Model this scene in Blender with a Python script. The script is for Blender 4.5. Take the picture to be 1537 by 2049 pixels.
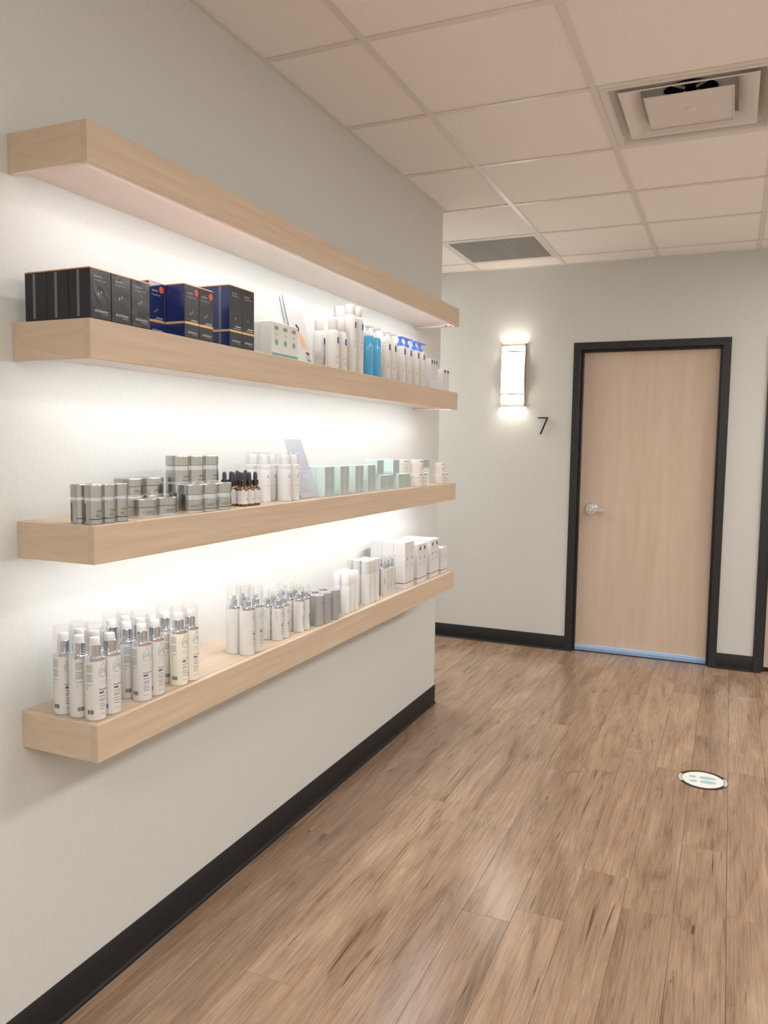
import bpy, bmesh, math, random
from mathutils import Matrix, Vector

random.seed(7)
for o in list(bpy.data.objects):
    bpy.data.objects.remove(o, do_unlink=True)
S = bpy.context.scene
COL = S.collection
PI = math.pi

# ------------------------------------------------------------------ camera
FPX = 1582.68
YAW, PITCH, ROLL = 0.4118, -0.0852, 0.0135
CAM = Vector((1.4834, -0.1931, 1.4574))
fw = Vector((-math.sin(YAW) * math.cos(PITCH), math.cos(YAW) * math.cos(PITCH), math.sin(PITCH)))
r0 = Vector((math.cos(YAW), math.sin(YAW), 0))
u0 = r0.cross(fw)
rr = r0 * math.cos(ROLL) + u0 * math.sin(ROLL)
uu = -r0 * math.sin(ROLL) + u0 * math.cos(ROLL)
cd = bpy.data.cameras.new('camera')
cd.sensor_fit = 'VERTICAL'
cd.sensor_height = 24.0
cd.lens = FPX / 2049.0 * 24.0
cd.clip_start = 0.02
co = bpy.data.objects.new('camera', cd)
COL.objects.link(co)
M = Matrix((rr, uu, -fw)).transposed().to_4x4()
M.translation = CAM
co.matrix_world = M
S.camera = co

# ------------------------------------------------------------------ world, exposure, light levels
w = bpy.data.worlds.new('world')
S.world = w
w.use_nodes = True
w.node_tree.nodes['Background'].inputs[0].default_value = (0.9, 0.92, 1.0, 1)
w.node_tree.nodes['Background'].inputs[1].default_value = 0.02
S.view_settings.view_transform = 'Standard'
S.view_settings.look = 'None'
S.view_settings.gamma = 1.0
S.view_settings.use_curve_mapping = False
S.view_settings.exposure = 0.0
TROFFER = 23.5      # radiance of the ceiling luminaires
LED = 56.0          # radiance of the shelf LED strips
SCONCE = 9.0        # radiance of the sconce glass
BULB = 2.4          # watts of each bulb in the sconce

# room dimensions (metres)
H = 2.7157
YC = 3.9446
YF = 5.4475
XR = 4.0
YB = -2.2
XL = -2.6
TX, TY, TP = 0.3681, 2.1517, 0.6096     # ceiling grid origin and pitch
ZT = [2.1243, 1.7176, 1.2728, 0.8293]   # shelf tops
ZB = [2.0381, 1.6320, 1.1874, 0.7422]   # shelf undersides
SY0, SY1, SD = 1.1155, 3.5758, 0.2274

# ------------------------------------------------------------------ helpers
def lin(c):
    return tuple(((v / 255.0) / 12.92 if v / 255.0 <= 0.04045 else ((v / 255.0 + 0.055) / 1.055) ** 2.4) for v in c)

MATS = {}
def mat(name, col, rough=0.5, metal=0.0, spec=0.5, emit=None, es=0.0, coat=0.0, trans=0.0, alpha=None):
    m = bpy.data.materials.new(name)
    m.use_nodes = True
    b = m.node_tree.nodes['Principled BSDF']
    b.inputs['Base Color'].default_value = (*lin(col), 1)
    b.inputs['Roughness'].default_value = rough
    b.inputs['Metallic'].default_value = metal
    b.inputs['Specular IOR Level'].default_value = spec
    b.inputs['Coat Weight'].default_value = coat
    b.inputs['Coat Roughness'].default_value = 0.08
    b.inputs['Transmission Weight'].default_value = trans
    if emit:
        b.inputs['Emission Color'].default_value = (*emit, 1)
        b.inputs['Emission Strength'].default_value = es
    MATS[name] = m
    return m

def nodes(m):
    t = m.node_tree
    return t.nodes, t.links, t.nodes['Principled BSDF']

def add_noise(m, scale, detail, c0, c1, lo=0.3, hi=0.7, rnd=0.0, bump=0.0, rough=None, dist=0.0, rndcol=0.0):
    """two-tone grain on the object's own coordinates; rnd shifts it per object"""
    n, l, b = nodes(m)
    tc = n.new('ShaderNodeTexCoord')
    mp = n.new('ShaderNodeMapping')
    mp.inputs['Scale'].default_value = scale
    l.new(tc.outputs['Object'], mp.inputs['Vector'])
    oi = n.new('ShaderNodeObjectInfo')
    if rnd:
        mu = n.new('ShaderNodeMath'); mu.operation = 'MULTIPLY'
        l.new(oi.outputs['Random'], mu.inputs[0]); mu.inputs[1].default_value = rnd
        l.new(mu.outputs[0], mp.inputs['Location'])
    no = n.new('ShaderNodeTexNoise')
    no.inputs['Scale'].default_value = 1.0
    no.inputs['Detail'].default_value = detail
    no.inputs['Roughness'].default_value = 0.62
    no.inputs['Distortion'].default_value = dist
    l.new(mp.outputs[0], no.inputs['Vector'])
    cr = n.new('ShaderNodeValToRGB')
    cr.color_ramp.elements[0].position = lo
    cr.color_ramp.elements[1].position = hi
    cr.color_ramp.elements[0].color = (*lin(c0), 1)
    cr.color_ramp.elements[1].color = (*lin(c1), 1)
    l.new(no.outputs['Fac'], cr.inputs[0])
    out = cr.outputs[0]
    if rndcol:
        hs = n.new('ShaderNodeHueSaturation')
        ma = n.new('ShaderNodeMapRange')
        ma.inputs['To Min'].default_value = 1 - rndcol
        ma.inputs['To Max'].default_value = 1 + rndcol
        l.new(oi.outputs['Random'], ma.inputs['Value'])
        l.new(ma.outputs[0], hs.inputs['Value'])
        l.new(out, hs.inputs['Color'])
        out = hs.outputs[0]
    l.new(out, b.inputs['Base Color'])
    if bump:
        bp = n.new('ShaderNodeBump')
        bp.inputs['Strength'].default_value = bump
        bp.inputs['Distance'].default_value = 0.002
        l.new(no.outputs['Fac'], bp.inputs['Height'])
        l.new(bp.outputs[0], b.inputs['Normal'])
    return no, mp, cr

class B:
    """a small mesh builder"""
    def __init__(s):
        s.v, s.f, s.mi = [], [], []
        s.cur = 0
    def use(s, i):
        s.cur = i
        return s
    def face(s, pts):
        n = len(s.v)
        s.v += [tuple(p) for p in pts]
        s.f.append(tuple(range(n, n + len(pts))))
        s.mi.append(s.cur)
        return s
    def box(s, x0, x1, y0, y1, z0, z1):
        n = len(s.v)
        s.v += [(x0, y0, z0), (x1, y0, z0), (x1, y1, z0), (x0, y1, z0), (x0, y0, z1), (x1, y0, z1), (x1, y1, z1), (x0, y1, z1)]
        for q in ((0, 3, 2, 1), (4, 5, 6, 7), (0, 1, 5, 4), (1, 2, 6, 5), (2, 3, 7, 6), (3, 0, 4, 7)):
            s.f.append(tuple(n + i for i in q)); s.mi.append(s.cur)
        return s
    def bev(s, x0, x1, y0, y1, z0, z1, r=0.002, seg=1):
        bm = bmesh.new()
        bmesh.ops.create_cube(bm, size=1)
        for v in bm.verts:
            v.co = Vector(((x0 + x1) / 2 + v.co.x * (x1 - x0), (y0 + y1) / 2 + v.co.y * (y1 - y0), (z0 + z1) / 2 + v.co.z * (z1 - z0)))
        bmesh.ops.bevel(bm, geom=list(bm.edges), offset=r, segments=seg, affect='EDGES', profile=0.5)
        s.bm(bm)
        return s
    def bm(s, bm):
        n = len(s.v)
        bm.verts.index_update()
        s.v += [tuple(v.co) for v in bm.verts]
        for f in bm.faces:
            s.f.append(tuple(n + v.index for v in f.verts)); s.mi.append(s.cur)
        bm.free()
    def lathe(s, prof, seg=28, cx=0, cy=0, a0=0, a1=2 * PI, sy=1.0):
        """prof: (radius, z) from bottom to top; radius 0 closes the end"""
        full = abs(a1 - a0 - 2 * PI) < 1e-6
        m = seg if full else seg + 1
        rings = []
        for (r, z) in prof:
            if r < 1e-7:
                rings.append([len(s.v)]); s.v.append((cx, cy, z))
            else:
                k = len(s.v)
                for i in range(m):
                    a = a0 + (a1 - a0) * i / seg
                    s.v.append((cx + r * math.cos(a), cy + sy * r * math.sin(a), z))
                rings.append(list(range(k, k + m)))
        for A, C in zip(rings, rings[1:]):
            for i in range(seg):
                j = (i + 1) % m
                if len(A) == 1 and len(C) == 1: continue
                if len(A) == 1: q = (A[0], C[j], C[i])
                elif len(C) == 1: q = (A[i], A[j], C[0])
                else: q = (A[i], A[j], C[j], C[i])
                s.f.append(q); s.mi.append(s.cur)
        return s
    def tube(s, pts, r, seg=8):
        pts = [Vector(p) for p in pts]
        rings = []
        for i, p in enumerate(pts):
            d = (pts[min(i + 1, len(pts) - 1)] - pts[max(i - 1, 0)]).normalized()
            a = d.cross(Vector((0, 0, 1)))
            if a.length < 1e-3: a = d.cross(Vector((1, 0, 0)))
            a.normalize(); b = d.cross(a)
            k = len(s.v)
            for j in range(seg):
                t = 2 * PI * j / seg
                s.v.append(tuple(p + r * (math.cos(t) * a + math.sin(t) * b)))
            rings.append(list(range(k, k + seg)))
        for A, C in zip(rings, rings[1:]):
            for i in range(seg):
                j = (i + 1) % seg
                s.f.append((A[i], C[i], C[j], A[j])); s.mi.append(s.cur)
        s.f.append(tuple(rings[0])); s.mi.append(s.cur)
        s.f.append(tuple(reversed(rings[-1]))); s.mi.append(s.cur)
        return s
    def prism(s, pts, axis, t0, t1):
        """2D outline extruded along x (pts y,z), y (pts x,z) or z (pts x,y)"""
        def P(p, t):
            return {'x': (t, p[0], p[1]), 'y': (p[0], t, p[1]), 'z': (p[0], p[1], t)}[axis]
        n = len(s.v); k = len(pts)
        s.v += [P(p, t0) for p in pts] + [P(p, t1) for p in pts]
        for i in range(k):
            j = (i + 1) % k
            s.f.append((n + i, n + j, n + k + j, n + k + i)); s.mi.append(s.cur)
        s.f.append(tuple(n + i for i in reversed(range(k)))); s.mi.append(s.cur)
        s.f.append(tuple(n + k + i for i in range(k))); s.mi.append(s.cur)
        return s
    def cstrip(s, r, a0, a1, z0, z1, n=None):
        """a printed patch on a cylinder of radius r about the z axis"""
        n = n or max(1, int(abs(a1 - a0) / 0.25))
        for i in range(n):
            p, q = a0 + (a1 - a0) * i / n, a0 + (a1 - a0) * (i + 1) / n
            s.face([(r * math.cos(p), r * math.sin(p), z0), (r * math.cos(q), r * math.sin(q), z0),
                    (r * math.cos(q), r * math.sin(q), z1), (r * math.cos(p), r * math.sin(p), z1)])
        return s
    def flat(s, tris, fn):
        """2D triangles/polys mapped through fn(u, v)"""
        for poly in tris:
            s.face([fn(u, v) for (u, v) in poly])
        return s
    def mesh(s, name, mats, smooth=True, ang=38, fix=True):
        me = bpy.data.meshes.new(name)
        me.from_pydata(s.v, [], s.f)
        if not isinstance(mats, (list, tuple)): mats = [mats]
        for m in mats: me.materials.append(MATS[m] if isinstance(m, str) else m)
        if len(mats) > 1:
            me.polygons.foreach_set('material_index', s.mi)
        if fix:
            bm = bmesh.new(); bm.from_mesh(me)
            bmesh.ops.remove_doubles(bm, verts=bm.verts, dist=1e-6)
            bmesh.ops.recalc_face_normals(bm, faces=bm.faces)
            bm.to_mesh(me); bm.free()
        if smooth:
            me.polygons.foreach_set('use_smooth', [True] * len(me.polygons))
            me.set_sharp_from_angle(angle=math.radians(ang))
        me.update()
        return me

def obj(name, me, parent=None, loc=None):
    o = bpy.data.objects.new(name, me)
    COL.objects.link(o)
    if parent: o.parent = parent
    if loc: o.location = loc
    return o

def tag(o, label=None, cat=None, group=None, kind=None):
    if label: o['label'] = label
    if cat: o['category'] = cat
    if group: o['group'] = group
    if kind: o['kind'] = kind
    return o

def thing(name, label, cat, loc=(0, 0, 0), rz=0, group=None):
    o = bpy.data.objects.new(name, None)
    o.empty_display_size = 0.05
    COL.objects.link(o)
    o.location = loc
    o.rotation_euler = (0, 0, rz)
    return tag(o, label, cat, group)

def struct(name, me=None, parent=None):
    o = obj(name, me, parent)
    if not parent: o['kind'] = 'structure'
    return o

# flat letter outlines (triangles in the u, v plane), made once
_text = {}
def text(st, size=1.0, bold=0.0):
    key = (st, bold)
    if key not in _text:
        c = bpy.data.curves.new('lettering', 'FONT')
        c.body = st
        c.resolution_u = 2
        c.offset = bold
        c.fill_mode = 'FRONT'
        o = bpy.data.objects.new('lettering', c)
        COL.objects.link(o)
        dg = bpy.context.evaluated_depsgraph_get()
        me = o.evaluated_get(dg).to_mesh()
        me.calc_loop_triangles()
        vs = [(v.co.x, v.co.y) for v in me.vertices]
        _text[key] = [[vs[i] for i in t.vertices] for t in me.loop_triangles]
        o.evaluated_get(dg).to_mesh_clear()
        bpy.data.objects.remove(o)
        bpy.data.curves.remove(c)
    t = _text[key]
    us = [p[0] for q in t for p in q]
    mn, mx = min(us), max(us)
    return [[((u - mn) * size, v * size) for (u, v) in q] for q in t], (mx - mn) * size
def on_cyl(r, a0, z0):
    return lambda u, v: (r * math.cos(a0 + u / r), r * math.sin(a0 + u / r), z0 + v)
def on_x(x, y0, z0):      # a face looking +x
    return lambda u, v: (x, y0 + u, z0 + v)
def on_ny(y, x0, z0):     # a face looking -y
    return lambda u, v: (x0 + u, y, z0 + v)
def fit(st, width, bold=0.0):
    t, wd = text(st, 1.0, bold)
    k = width / wd
    return [[(u * k, v * k) for (u, v) in q] for q in t], k
for st in ('skinbetter', 'AlphaRet', 'Overnight Cream', 'LEGACY', 'Replenish', 'Restorative', 'Acne Wash', 'SENTE', 'E', 'SZ6S', 'Rejuvenate'):
    text(st)

# ------------------------------------------------------------------ materials
WALL = (213, 214, 211)
mat('wall_paint', WALL, 0.75, spec=0.25)
add_noise(MATS['wall_paint'], (90, 90, 90), 3, (206, 206, 201), (211, 211, 207), bump=0.05)
mat('ceiling_tile', (225, 214, 204), 0.9, spec=0.1)
add_noise(MATS['ceiling_tile'], (160, 160, 160), 4, (244, 239, 233), (252, 248, 243), 0.35, 0.6, bump=0.12)
mat('tee_white', (229, 224, 214), 0.38, spec=0.4)
mat('ceiling_deck', (120, 115, 110), 0.9)
mat('rubber_black', (24, 24, 25), 0.5, spec=0.35)
mat('frame_black', (34, 34, 36), 0.38, spec=0.5)
add_noise(MATS['frame_black'], (70, 70, 70), 4, (24, 24, 26), (44, 44, 47), bump=0.1)
mat('plank', (165, 130, 100), 0.20, spec=0.5)
mat('underlay', (110, 84, 64), 0.8)
mat('maple', (214, 188, 156), 0.42, spec=0.35)
mat('maple_end', (214, 188, 156), 0.42, spec=0.35)
mat('maple_door', (212, 184, 155), 0.45, spec=0.35)
mat('shelf_white', (236, 228, 224), 0.5, spec=0.3)
mat('led', (255, 255, 255), 0.5, emit=(0.915, 0.96, 1.0), es=LED)
mat('troffer', (255, 255, 255), 0.5, emit=(1.0, 0.988, 0.975), es=TROFFER)
mat('sconce_glass', (250, 248, 242), 0.4, emit=(1.0, 0.965, 0.90), es=SCONCE)
mat('nickel', (200, 180, 160), 0.3, metal=1.0)
mat('steel', (226, 224, 222), 0.26, metal=1.0)
mat('chrome', (224, 228, 236), 0.10, metal=1.0)
mat('silver', (184, 184, 180), 0.27, metal=1.0)
mat('silver_light', (222, 222, 220), 0.35, metal=0.55)
mat('strip_blue', (176, 205, 243), 0.4)
mat('strip_blue_dark', (150, 182, 226), 0.4)
mat('diffuser_white', (228, 222, 216), 0.45, spec=0.4)
mat('duct_dark', (28, 26, 34), 0.8)
mat('grille_grey', (186, 188, 184), 0.55)
mat('number_black', (22, 22, 23), 0.4)
mat('sticker_dark', (44, 34, 32), 0.5)
mat('sticker_white', (236, 234, 228), 0.5)
mat('sticker_teal', (160, 198, 198), 0.5)
mat('white_plastic', (224, 222, 220), 0.32, spec=0.5)
mat('white_satin', (218, 217, 214), 0.4, spec=0.45)
mat('cream_satin', (238, 233, 220), 0.4, spec=0.45)
mat('print_dark', (62, 60, 60), 0.6)
mat('print_grey', (150, 152, 152), 0.6)
mat('print_pale', (196, 200, 200), 0.6)
mat('print_blue', (52, 92, 158), 0.5)
mat('print_navy', (44, 62, 92), 0.5)
mat('print_teal', (128, 172, 174), 0.55)
mat('print_brown', (84, 44, 36), 0.5)
mat('print_red', (150, 44, 40), 0.5)
mat('print_skin', (226, 178, 150), 0.6)
mat('print_hair', (70, 34, 32), 0.6)
mat('carton_black', (46, 45, 49), 0.24, spec=0.22, coat=0.04)
mat('carton_navy', (30, 42, 92), 0.18, spec=0.5, coat=0.2)
mat('wrap_seam', (104, 104, 106), 0.25, spec=0.5)
mat('copper', (214, 150, 110), 0.35, metal=0.35)
mat('gold_band', (222, 178, 118), 0.4, metal=0.3)
mat('print_silver', (205, 205, 206), 0.45)
mat('sticker_orange', (226, 92, 62), 0.5)
mat('carton_green', (222, 224, 217), 0.5)
mat('carton_mint', (212, 231, 229), 0.45)
mat('carton_mint_pale', (226, 241, 238), 0.45)
mat('mint_front_shade', (172, 184, 183), 0.5)
mat('carton_white', (216, 215, 215), 0.42)
mat('spray_white', (220, 217, 213), 0.36)
mat('cap_beige', (206, 198, 189), 0.42)
mat('pump_blue', (70, 118, 222), 0.35)
mat('gel_blue', (84, 176, 220), 0.16, spec=0.5)
mat('gel_blue_label', (60, 150, 198), 0.3)
mat('amber', (98, 60, 16), 0.08, spec=0.6, coat=0.6)
mat('rubber_bulb', (58, 50, 56), 0.5)
mat('collar_black', (40, 38, 40), 0.2, spec=0.6)
mat('canister_grey', (168, 168, 168), 0.38, metal=0.35)
mat('canister_rim', (205, 205, 206), 0.35, metal=0.4)
mat('jar_pink', (222, 210, 202), 0.4)
mat('paper', (208, 207, 205), 0.6)
mat('card_lilac', (206, 204, 212), 0.55)
mat('wire_orange', (214, 140, 104), 0.5)
mat('wire_dark', (72, 30, 34), 0.5)

# wood grains
no, mp, cr = add_noise(MATS['maple'], (9, 1.4, 26), 5, (192, 169, 145), (209, 188, 164), 0.25, 0.68, bump=0.02, dist=1.6)
no, mp, cr = add_noise(MATS['maple_end'], (4, 1.4, 24), 5, (195, 173, 149), (211, 191, 168), 0.25, 0.68, bump=0.02, dist=1.6)
no, mp, cr = add_noise(MATS['maple_door'], (14, 6, 1.2), 5, (205, 182, 162), (215, 195, 176), 0.28, 0.70, dist=0.8)

def floor_grain():
    m = MATS['plank']
    n, l, b = nodes(m)
    tc = n.new('ShaderNodeTexCoord'); oi = n.new('ShaderNodeObjectInfo')
    off = n.new('ShaderNodeMath'); off.operation = 'MULTIPLY'; off.inputs[1].default_value = 61.7
    l.new(oi.outputs['Random'], off.inputs[0])
    def noise(sc, det, dist, rough=0.6):
        mp = n.new('ShaderNodeMapping'); mp.inputs['Scale'].default_value = sc
        l.new(tc.outputs['Object'], mp.inputs['Vector']); l.new(off.outputs[0], mp.inputs['Location'])
        t = n.new('ShaderNodeTexNoise'); t.inputs['Scale'].default_value = 1
        t.inputs['Detail'].default_value = det; t.inputs['Distortion'].default_value = dist
        t.inputs['Roughness'].default_value = rough
        l.new(mp.outputs[0], t.inputs['Vector'])
        return t.outputs['Fac']
    def ramp(fac, stops):
        c = n.new('ShaderNodeValToRGB')
        e = c.color_ramp.elements
        while len(e) < len(stops): e.new(0.5)
        for i, (p, q) in enumerate(stops):
            e[i].position = p; e[i].color = (*(lin(q) if len(q) == 3 else q), 1)
        l.new(fac, c.inputs[0])
        return c.outputs[0]
    base = ramp(noise((9, 1.3, 1), 6, 1.6), [(0.22, (122, 98, 78)), (0.42, (160, 132, 109)), (0.60, (176, 147, 122)), (0.78, (194, 167, 142))])
    fine = noise((150, 5, 1), 5, 0.8, 0.7)
    fr = ramp(fine, [(0.30, (165, 160, 156)), (0.58, (255, 255, 255))])
    mx = n.new('ShaderNodeMix'); mx.data_type = 'RGBA'; mx.blend_type = 'MULTIPLY'; mx.inputs['Factor'].default_value = 0.65
    l.new(base, mx.inputs['A']); l.new(fr, mx.inputs['B'])
    crack = ramp(noise((17, 0.8, 1), 4, 3.2, 0.55), [(0.29, (110, 94, 84)), (0.35, (255, 255, 255))])
    mx2 = n.new('ShaderNodeMix'); mx2.data_type = 'RGBA'; mx2.blend_type = 'MULTIPLY'; mx2.inputs['Factor'].default_value = 0.7
    l.new(mx.outputs['Result'], mx2.inputs['A']); l.new(crack, mx2.inputs['B'])
    hs = n.new('ShaderNodeHueSaturation')
    ma = n.new('ShaderNodeMapRange'); ma.inputs['To Min'].default_value = 0.90; ma.inputs['To Max'].default_value = 1.08
    l.new(oi.outputs['Random'], ma.inputs['Value']); l.new(ma.outputs[0], hs.inputs['Value'])
    l.new(mx2.outputs['Result'], hs.inputs['Color'])
    l.new(hs.outputs[0], b.inputs['Base Color'])
    bp = n.new('ShaderNodeBump'); bp.inputs['Strength'].default_value = 0.12; bp.inputs['Distance'].default_value = 0.001
    l.new(fine, bp.inputs['Height']); l.new(bp.outputs[0], b.inputs['Normal'])
floor_grain()

def clear_mat(name, edge=0.55, tint=(1, 1, 1)):
    """thin clear plastic: see-through, with sheen growing towards the edges"""
    m = bpy.data.materials.new(name); m.use_nodes = True
    n, l = m.node_tree.nodes, m.node_tree.links
    n.remove(n['Principled BSDF'])
    tr = n.new('ShaderNodeBsdfTransparent'); tr.inputs[0].default_value = (*tint, 1)
    gl = n.new('ShaderNodeBsdfGlossy'); gl.inputs['Roughness'].default_value = 0.08
    gl.inputs['Color'].default_value = (0.95, 0.95, 0.95, 1)
    lw = n.new('ShaderNodeLayerWeight'); lw.inputs['Blend'].default_value = 0.22
    mu = n.new('ShaderNodeMath'); mu.operation = 'MULTIPLY'; mu.inputs[1].default_value = edge
    l.new(lw.outputs['Facing'], mu.inputs[0])
    mx = n.new('ShaderNodeMixShader')
    l.new(mu.outputs[0], mx.inputs[0]); l.new(tr.outputs[0], mx.inputs[1]); l.new(gl.outputs[0], mx.inputs[2])
    l.new(mx.outputs[0], n['Material Output'].inputs['Surface'])
    MATS[name] = m
clear_mat('clear_cap', 0.62, (0.97, 0.97, 0.97))
clear_mat('acrylic', 0.5, (0.95, 0.96, 0.97))
def wrap_bump(name, sc, st):
    m = MATS[name]
    n, l, b = nodes(m)
    tc = n.new('ShaderNodeTexCoord'); t = n.new('ShaderNodeTexNoise')
    t.inputs['Scale'].default_value = sc; t.inputs['Detail'].default_value = 1.5; t.inputs['Distortion'].default_value = 1.4
    oi = n.new('ShaderNodeObjectInfo'); va = n.new('ShaderNodeVectorMath'); va.operation = 'ADD'
    mu = n.new('ShaderNodeMath'); mu.operation = 'MULTIPLY'; mu.inputs[1].default_value = 9.0
    l.new(oi.outputs['Random'], mu.inputs[0])
    l.new(tc.outputs['Object'], va.inputs[0]); l.new(mu.outputs[0], va.inputs[1])
    l.new(va.outputs[0], t.inputs['Vector'])
    bp = n.new('ShaderNodeBump'); bp.inputs['Strength'].default_value = st; bp.inputs['Distance'].default_value = 0.01
    l.new(t.outputs['Fac'], bp.inputs['Height'])
    l.new(bp.outputs[0], b.inputs['Normal']); l.new(bp.outputs[0], b.inputs['Coat Normal'])
wrap_bump('carton_black', 14, 0.10)
wrap_bump('carton_navy', 12, 0.08)

# ------------------------------------------------------------------ the room
def boxes(*bs):
    b = B()
    for q in bs: b.box(*q)
    return b
T = 0.12
WH = H + 0.15
struct('wall_left', boxes((-T, 0, YB, YC, 0, WH)).mesh('wall_left', 'wall_paint', False))
struct('wall_return', boxes((XL, -T, YC - T, YC, 0, WH)).mesh('wall_return', 'wall_paint', False))
struct('wall_right', boxes((XR, XR + T, YB - T, YF + T, 0, WH)).mesh('wall_right', 'wall_paint', False))
struct('wall_back', boxes((-T, XR, YB - T, YB, 0, WH)).mesh('wall_back', 'wall_paint', False))
struct('wall_corridor', boxes((XL - T, XL, YC - T, YF + T, 0, WH)).mesh('wall_corridor', 'wall_paint', False))
D1 = (0.4478, 1.4545)
D2 = (1.6746, 2.6813)
DZ = 2.1782
IN = 0.014
struct('wall_far', boxes((XL, D1[0] + IN, YF, YF + T, 0, WH), (D1[0] + IN, D1[1] - IN, YF, YF + T, DZ - IN, WH),
                         (D1[1] - IN, D2[0] + IN, YF, YF + T, 0, WH), (D2[0] + IN, D2[1] - IN, YF, YF + T, DZ - IN, WH),
                         (D2[1] - IN, XR, YF, YF + T, 0, WH)).mesh('wall_far', 'wall_paint', False))

# floor: planks over an underlay
fl = struct('floor', boxes((-T, XR, YB, YF + T, -0.06, -0.006), (XL, -T, YC - T, YF + T, -0.06, -0.006)).mesh('floor', 'underlay', False))
PW, PL = 0.1524, 1.22
known = {3: 2.63, 4: 3.90, 5: 2.09, 7: 2.50, 8: 2.32}
pm = {}
def plank(x0, x1, y0, y1):
    if x1 - x0 < 0.01 or y1 - y0 < 0.01: return
    key = (round(x1 - x0, 4), round(y1 - y0, 3))
    if key not in pm:
        a, c = key[0] / 2 - 0.0004, key[1] / 2 - 0.0004
        pm[key] = B().bev(-a, a, -c, c, -0.006, 0, 0.0006).mesh('plank', 'plank', False)
    obj('plank', pm[key], fl, ((x0 + x1) / 2, (y0 + y1) / 2, 0))
k0 = int(math.floor((XL - 0.012) / PW))
k1 = int(math.ceil((XR - 0.012) / PW))
for k in range(k0, k1):
    x0, x1 = 0.012 + k * PW, 0.012 + (k + 1) * PW
    ph = known.get(k, random.choice([0.1, 0.3, 0.5, 0.7, 0.9, 1.1]) * 1.0 + 0.11 * random.random())
    ys = ph - PL * 10
    while ys < YF + T:
        for (rx0, rx1, ry0, ry1) in (((0.0, XR, YB, YF + 0.05) if x1 > 0.02 else (XL, 0.0122, YC, YF + 0.05)),):
            a, bq = max(x0, rx0), min(x1, rx1)
            c, d = max(ys, ry0), min(ys + PL, ry1)
            if bq > a and d > c: plank(a, bq, c, d)
        ys += PL

# suspended ceiling
ce = struct('ceiling', boxes((-T, XR, YB, YF, H + 0.14, H + 0.2), (XL, -T, YC, YF, H + 0.14, H + 0.2)).mesh('ceiling', 'ceiling_deck', False))
skip = set()
DIFF = (1, 1)                                   # the supply diffuser's cell (i, j)
GRIL = (-1, 4)                                  # the return grille's cell
TROF = [(4, -1), (4, -5), (4, 3), (2, -7), (-4, 3)]               # luminaires, two cells each along y; corridor one added unseen to brighten far wall
skip.add(DIFF); skip.add(GRIL)
for (i, j) in TROF: skip.add((i, j)); skip.add((i, j + 1))
tm = {}
YS = TY + 3 * TP
def cell(i, j): return TX + i * TP, TX + (i + 1) * TP, TY + j * TP, TY + (j + 1) * TP
R1 = (0.0, XR, YB, YS); R2 = (XL, XR, YS, YF); R3 = (XL, 0.0, YC, YS)
def clip(q, R):
    a, b_, c, d = max(q[0], R[0]), min(q[1], R[1]), max(q[2], R[2]), min(q[3], R[3])
    return (a, b_, c, d) if b_ - a > 0.012 and d - c > 0.012 else None
for i in range(-6, 7):
    for j in range(-9, 7):
        if (i, j) in skip: continue
        for R in (R1, R2, R3):
            q = clip(cell(i, j), R)
            if not q: continue
            key = (round(q[1] - q[0], 3), round(q[3] - q[2], 3))
            if key not in tm:
                a, c = key[0] / 2 - 0.004, key[1] / 2 - 0.004
                tm[key] = B().box(-a, a, -c, c, 0, 0.016).mesh('tile', 'ceiling_tile', False)
            obj('ceiling_tile', tm[key], ce, ((q[0] + q[1]) / 2, (q[2] + q[3]) / 2, H + 0.004))
FW = 0.012
for i in range(-5, 7):
    x = TX + i * TP
    if x > XR or x < XL: continue
    y0 = YB if x > 0 else YC
    obj('main_tee', boxes((x - FW, x + FW, y0, YF, H, H + 0.0035), (x - 0.001, x + 0.001, y0, YF, H + 0.0035, H + 0.03)).mesh('main_tee', 'tee_white', False), ce)
cm = {}
for j in range(-8, 6):
    y = TY + j * TP
    if y < YB or y > YF: continue
    for i in range(-6, 7):
        x0, x1 = TX + i * TP, TX + (i + 1) * TP
        a, b_ = max(x0 + FW, 0.0 if y < YS - 0.01 else XL), min(x1 - FW, XR)
        if b_ - a < 0.02: continue
        if any(ii == i and j == jj + 1 for (ii, jj) in TROF): continue
        key = round(b_ - a, 3)
        if key not in cm:
            cm[key] = boxes((-key / 2, key / 2, -FW, FW, 0, 0.003), (-key / 2, key / 2, -0.001, 0.001, 0.003, 0.03)).mesh('cross_tee', 'tee_white', False)
        obj('cross_tee', cm[key], ce, ((a + b_) / 2, y, H + 0.0003))
def angle_trim(name, q, vert):
    struct(name, boxes(q, vert).mesh(name, 'tee_white', False))
angle_trim('trim_1', (0, 0.020, YB, YC, H - 0.0005, H + 0.003), (0, 0.001, YB, YC, H + 0.003, H + 0.02))
angle_trim('trim_2', (XL, XR, YF - 0.020, YF, H - 0.0005, H + 0.003), (XL, XR, YF - 0.001, YF, H + 0.003, H + 0.02))
angle_trim('trim_3', (XL, 0, YC, YC + 0.020, H - 0.0005, H + 0.003), (XL, 0, YC, YC + 0.001, H + 0.003, H + 0.02))

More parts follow.
